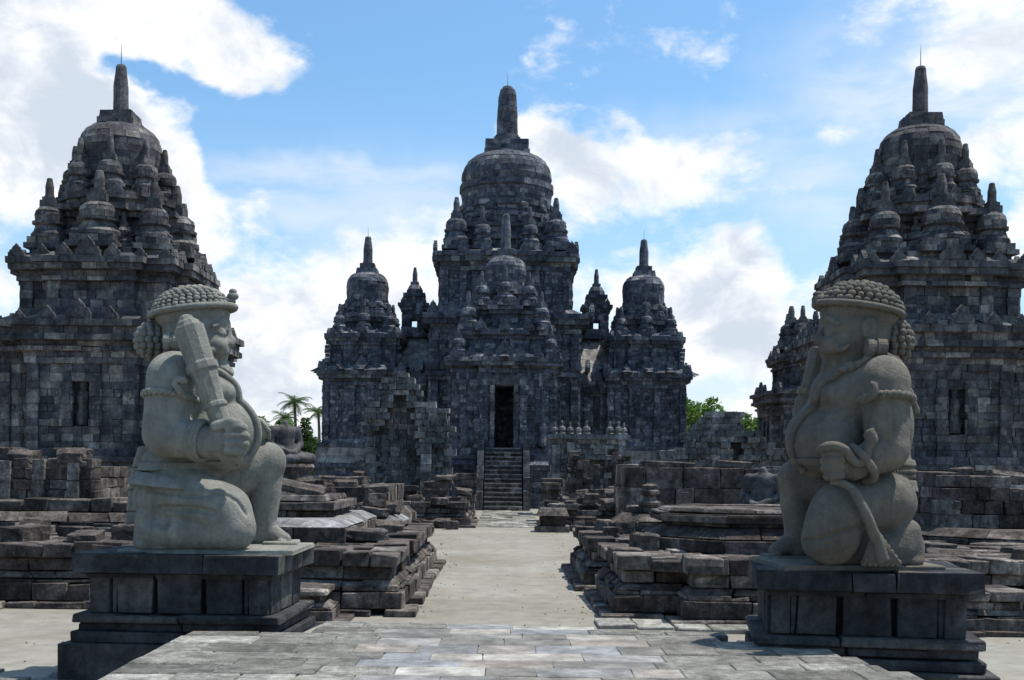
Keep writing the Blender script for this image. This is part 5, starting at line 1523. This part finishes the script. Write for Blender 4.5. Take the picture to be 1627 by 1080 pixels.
# --- gate wall right of the stairs with little finials, and broken shrine in front
def gate_wall():
    r = random.Random(61); X, Y = 3.5, 48.5
    t = thing('shrine_wall', 'dark shrine wall with a row of small finials on top, right of the great stairs', 'ruined wall', (X, Y, 0))
    mb = MB()
    wall_blocks(mb, lambda x, z: z < 3.1 and not (-.55 < x < .75 and .9 < z < 2.3), -1.5, 1.6, 0, 3.2, 0, .6, r, .36, .25, .03)
    mb.box(-1.4, 1.5, .55, 1.6, 0, 3.0)
    masonry(mb, rect(-1.5, 1.6, 0, 1.8), [(3.05, 3.25, .06, .12), (3.25, 3.45, .2, .2)], .45, r, row=.2, jit=.03, depth=.5)
    mb.build('wall', M['rubble'], t)
    for x in (-1.35, -.72, .9, 1.45):
        z = .4; mb = MB()
        while z < 3.0: h = r.uniform(.3, .5); mb.box(x - .16, x + .16, -.13, .05, z, z + h - .01, r, .012); z += h
        mb.build('pilaster', M['rubble'], t)
    f = MB(); f.lathe([(.16, 0), (.18, .06), (.12, .1), (.16, .2), (.13, .3), (.05, .36), (.05, .5), (.015, .58)], seg=8); me = f.mesh('finial', M['rubble'])
    for x in (-1.4, -1.1, -.75, -.4, -.05, .95, 1.3, 1.55):
        o = bpy.data.objects.new('finial', me); C.objects.link(o); o.parent = t; o.location = (x, .15 + r.uniform(-.05, .05), 3.44); o.scale = (r.uniform(.9, 1.2),) * 3
    mb = MB(); masonry(mb, rect(-1.6, 1.7, -.1, 1.8), [(0, .3, .4, .4), (.3, .55, .25, .2)], .5, r, row=.27, jit=.03, depth=.5); mb.build('base', M['rubble'], t)
gate_wall()
ruined_wall('shrine_wall', 'crumbling reddish shrine wall in front of the finial wall, ragged top', 2.5, 5.2, 43.6, .7, 0, lambda x: 2.3 + .5 * sin(x * 3.3) + .25 * sin(x * 11), 62, 4, side_d=2.4, bl=.36, rh=.22)
scatter('rubble stone at the foot of the crumbling reddish wall', 'rubble before the finial wall', 1.6, 6.2, 42.4, 43.4, 0, 26, 63, (.35, .7), stack=.9)
foundation('dark low foundation beyond the rubble right of the path', rect(6.0, 10.0, 33.0, 37.5), 64, k=1.25, cap_miss=.2, bl=.6)
scatter('rubble stone on the dark low foundation right of the path', 'rubble before the finial wall', 6.2, 9.6, 33.4, 37, 1.0, 16, 65, (.4, .7), stack=.6)
foundation('dark low foundation beyond the rubble left of the path', rect(-10.5, -6.0, 33.0, 38.0), 66, k=1.25, cap_miss=.2, bl=.6)
scatter('rubble stone on the dark low foundation left of the path', 'rubble by the ruined niche', -10, -6.4, 33.4, 37.5, 1.0, 16, 67, (.4, .7), stack=.6)

def pyramid_ruin():
    r = random.Random(71); X, Y = 9.0, 46.0
    t = thing('ruined_shrine', 'stepped pyramid-shaped shrine ruin with a hollow front, before trees at right', 'ruined shrine', (X, Y, 0))
    prof = lambda x: 4.5 - max(0, -(x + .7)) * 1.25 - max(0, x - .35) * .95 - (.35 if .55 < x < .9 else 0) + .12 * sin(x * 14)
    mb = MB(); hol = lambda x, z: abs(x - .25) < .75 * (1 - (z - .6) / 2.9) and .6 < z < 3.5
    wall_blocks(mb, lambda x, z: z < prof(x) and not hol(x, z), -2.6, 2.9, 0, 5, 0, .6, r, .4, .24, .12)
    wall_blocks(mb, lambda x, z: z < prof(x) - .2, -2.4, 2.6, 0, 5, .6, .6, r, .36, .24, .05)
    mb.build('wall', M['rubble'], t)
    for s in (-1, 1):
        z = 0; mb = MB()
        while z < 2.6:
            h = r.uniform(.22, .3); yy = 1.1
            while yy < 3.0:
                L = r.uniform(.35, .6); mb.box(s * 2.0 - .35 + r.uniform(-.1, .1), s * 2.0 + .35, yy, yy + L - .015, z, z + h - .01, r, .015); yy += L
            z += h
        mb.build('side_wall', M['rubble'], t)
pyramid_ruin()
ruined_wall('shrine_wall', 'long dark low wall in front of the pyramid-shaped ruin', 6.6, 11.5, 41.0, .6, 0, lambda x: 1.75 + .25 * sin(x * 4), 72, 0, side_d=2.0, bl=.45, rh=.26)
ruined_wall('shrine_wall', 'jagged shrine stump at the right beside the half hidden temple', 11.6, 13.6, 50.0, .7, 0, lambda x: 3.4 - abs(x - 12.4) * .9 + .2 * sin(x * 9), 73, 0, side_d=1.8, bl=.4, rh=.25)

# --- headless seated figures
def seated(label, loc, rz, sc, seat):
    r = random.Random(3)
    t = thing('seated_figure', label, 'statue', loc, None, rz); t.scale = (sc,) * 3
    B = SDF(0, 0, 100, (-.75, -.65, -.05), (.75, .65, 1.15), .022)
    e = lambda c, rr, k=8: B.ell((c[0], -c[2], c[1]), (rr[0], rr[1], rr[2]), k)
    c_ = lambda a, b, r0, r1, k=6: B.cone((a[0], -a[2], a[1]), (b[0], -b[2], b[1]), r0, r1, k)
    e((0, 5, 20), (32, 24, 20)); e((0, 4, 50), (25, 17, 32), 10); e((0, 3, 74), (31, 16, 18), 10)
    c_((0, 3, 84), (0, 2, 95), 9, 8, 5)
    for s in (-1, 1):
        c_((s * 14, 0, 17), (s * 56, -18, 13), 17, 13); c_((s * 54, -20, 12), (s * -6, -34, 11 + s * 2), 12, 9)
        c_((s * 31, 3, 78), (s * 40, 4, 46), 11, 9); c_((s * 40, 3, 45), (s * 10, -26, 28), 8.5, 7); 
    e((0, -30, 27), (14, 9, 6), 4)
    B.floor(0); B.build('body', M['buddha'], t, 2)
    if seat:
        mb = MB(); mb.lathe([(.66, -seat / sc), (.70, -seat / sc * .8), (.62, -seat / sc * .5), (.70, -seat / sc * .15), (.66, 0.0)], seg=16); mb.build('lotus_seat', M['ruin'], t)
    return t
seated('headless seated stone figure with folded legs beside the snake guardian', (4.75, 21.0, 1.10), radians(-35), .92, .3)
seated('dark headless seated stone figure behind the knee of the club guardian', (-5.15, 26.6, 2.02), radians(40), 1.0, .5)
block((-5.15, 26.6, 1.25), (1.3, 1.2, .6), (0, 0, .1), 'block carrying the dark headless seated figure at left', 'loose stones left of the path', 0)
foundation('small base under the dark headless seated figure left', rect(-6.1, -4.2, 25.7, 27.0), 74, k=1.15, bl=.5, top=False)
foundation('small base under the headless seated figure beside the snake guardian', rect(4.0, 5.6, 20.3, 21.7), 75, z0=.0, k=.98, kerb=False, bl=.5)

# ------------------------------------------------------------------ trees
def leafy_crown(name, mat, parent, blobs, n, size, seed):
    r = random.Random(seed); mb = MB()
    for q in range(n):
        (bx, by, bz, br) = r.choices(blobs, weights=[b[3] ** 2 for b in blobs])[0]
        while True:
            v = Vector((r.uniform(-1, 1), r.uniform(-1, 1), r.uniform(-1, 1)))
            if .35 < v.length < 1: break
        v = v * br + Vector((bx, by, bz)); s = size * r.uniform(.6, 1.4)
        a = Vector((r.gauss(0, 1), r.gauss(0, 1), r.gauss(0, .6))).normalized(); b = a.cross(Vector((r.gauss(0, 1), r.gauss(0, 1), r.gauss(0, 1)))).normalized()
        i = len(mb.v); mb.v += [tuple(v + a * s), tuple(v + b * s * .45), tuple(v - a * s), tuple(v - b * s * .45)]; mb.f.append((i, i + 1, i + 2, i + 3))
    return mb.build(name, mat, parent)
def tree(label, loc, h, blobs, mat, n, size, seed, name='broadleaf_tree', group='trees beyond the ruins'):
    t = thing(name, label, 'tree', loc, group); r = random.Random(seed)
    mb = MB(); mb.tube([(0, 0, 0), (.1, 0, h * .3), (-.05, .1, h * .55), (0, 0, h * .8)], [h * .035, h * .028, h * .018, h * .008], 8)
    for b in blobs: mb.tube([(0, 0, h * r.uniform(.35, .55)), (b[0] * .5, b[1] * .5, b[2] * .8), (b[0] * .9, b[1] * .9, b[2])], [h * .014, h * .009, h * .004], 6)
    mb.build('trunk', M['bark'], t)
    leafy_crown('crown', mat, t, blobs, n, size, seed)
def blobs(h, w, n, seed, low=.35):
    r = random.Random(seed); return [(r.uniform(-w, w) * .7, r.uniform(-w, w) * .7, h * r.uniform(low, .88), w * r.uniform(.28, .5)) for _ in range(n)]
def at(px, d): return ((px - HX) / F * d, d, 0)
tree('bright green leafy tree left of the pyramid-shaped ruin', at(1118, 88), 8.6, blobs(8.0, 2.4, 14, 1, .5), M['leaf'], 2200, .22, 1)
tree('bright green tree peeping over the top of the pyramid-shaped ruin', at(1165, 86), 7.4, blobs(7.2, 1.8, 10, 2, .5), M['leaf'], 1700, .2, 2)
tree('bright green tree rising beside the right chapel of the great temple', at(1098, 92), 7.6, blobs(7.4, 1.5, 9, 21, .5), M['leaf'], 1500, .2, 21)
tree('mid green tree beyond the right slope of the pyramid-shaped ruin', at(1190, 94), 7.0, blobs(6.8, 1.3, 8, 22, .5), M['leafdark'], 1300, .19, 22)
tree('thin young tree with sparse leaves between the pyramid ruin and the half hidden temple', at(1212, 80), 6.4, blobs(6.2, 1.0, 8, 3), M['leaf'], 700, .17, 3)
tree('rounded bright green tree behind the left headless figure', at(432, 92), 6.4, blobs(6.4, 1.7, 10, 4, .2), M['leaf'], 2000, .2, 4)
tree('dark conical tree beside the palms at left', at(484, 90), 6.1, [(0, 0, 1.4, 1.5), (.1, 0, 2.6, 1.25), (0, 0, 3.7, 1.0), (-.05, 0, 4.7, .7), (0, 0, 5.5, .42)], M['leafdark'], 2600, .17, 5)
tree('dark green bushy tree low behind the left ruins', at(395, 96), 5.5, blobs(5.5, 2.4, 10, 6, .2), M['leafdark'], 2000, .22, 6)
tree('dense mid green bush filling the gap under the palms', at(462, 100), 5.2, blobs(5.2, 2.0, 12, 11, .15), M['leafdark'], 2400, .2, 11)
tree('bright green young tree under the slender palm', at(446, 98), 5.6, blobs(5.4, 1.2, 9, 12, .3), M['leaf'], 1500, .19, 12)
tree('dark bush close to the left chapel of the great temple', at(497, 98), 5.0, blobs(5.0, 1.3, 9, 13, .15), M['leafdark'], 1600, .19, 13)
def palm(label, loc, h, seed):
    r = random.Random(seed); t = thing('palm_tree', label, 'palm tree', loc, 'palms beyond the ruins')
    mb = MB(); mb.tube([(0, 0, 0), (.15, 0, h * .4), (.1, 0, h * .75), (0, 0, h)], [.22, .16, .14, .12], 8); mb.build('trunk', M['bark'], t)
    mb = MB()
    for q in range(22):
        a = 2 * pi * q / 22 + r.uniform(-.15, .15); el = r.uniform(-.15, 1.1); L = r.uniform(1.45, 1.95); p = Vector((0, 0, h)); d = Vector((cos(a) * cos(el), sin(a) * cos(el), sin(el)))
        pts = [p.copy()]
        for k_ in range(9): d = (d + Vector((0, 0, -.16))).normalized(); p = p + d * L / 9; pts.append(p.copy())
        mb.tube(pts, .02, 4)
        for k_ in range(1, 10):
            dd = (pts[k_] - pts[k_ - 1]).normalized(); sd = dd.cross(Vector((0, 0, 1))).normalized()
            for f in (0, .5):
                b0 = pts[k_ - 1].lerp(pts[k_], f); w = .55 * (1 - abs(k_ - 4) / 8)
                for s in (-1, 1):
                    e = b0 + sd * s * w + dd * .25 + Vector((0, 0, -.22 * w / .55)); i = len(mb.v)
                    mb.v += [tuple(b0 - dd * .035), tuple(b0 + dd * .035), tuple(e)]; mb.f.append((i, i + 1, i + 2))
    mb.build('crown', M['palm'], t)
palm('slender palm tree between the club guardian and the great temple', at(467, 105), 7.9, 1)
palm('shorter palm tree between the slender palm and the dark conical tree', at(452, 118), 7.0, 3)
palm('palm tree partly hidden behind the left chapel of the great temple', at(505, 112), 7.3, 2)
def treeline():
    r = random.Random(8); mb = MB()
    for q in range(9000):
        x = r.uniform(-150, 150); top = 3.2 + 1.2 * sin(x * .11) + .8 * sin(x * .37 + 1); v = Vector((x, 190 + r.uniform(-6, 6), top * r.random() ** .7 + .2)); s = r.uniform(.25, .6)
        a = Vector((r.gauss(0, 1), r.gauss(0, 1), r.gauss(0, .7))).normalized(); b = a.cross(Vector((r.gauss(0, 1), r.gauss(0, 1), r.gauss(0, 1)))).normalized()
        i = len(mb.v); mb.v += [tuple(v + a * s), tuple(v + b * s * .6), tuple(v - a * s), tuple(v - b * s * .6)]; mb.f.append((i, i + 1, i + 2, i + 3))
    o = mb.build('woods', M['leafdark']); o['kind'] = 'stuff'; o['label'] = 'low dark line of far woods on the horizon'; o['category'] = 'woods'
treeline()
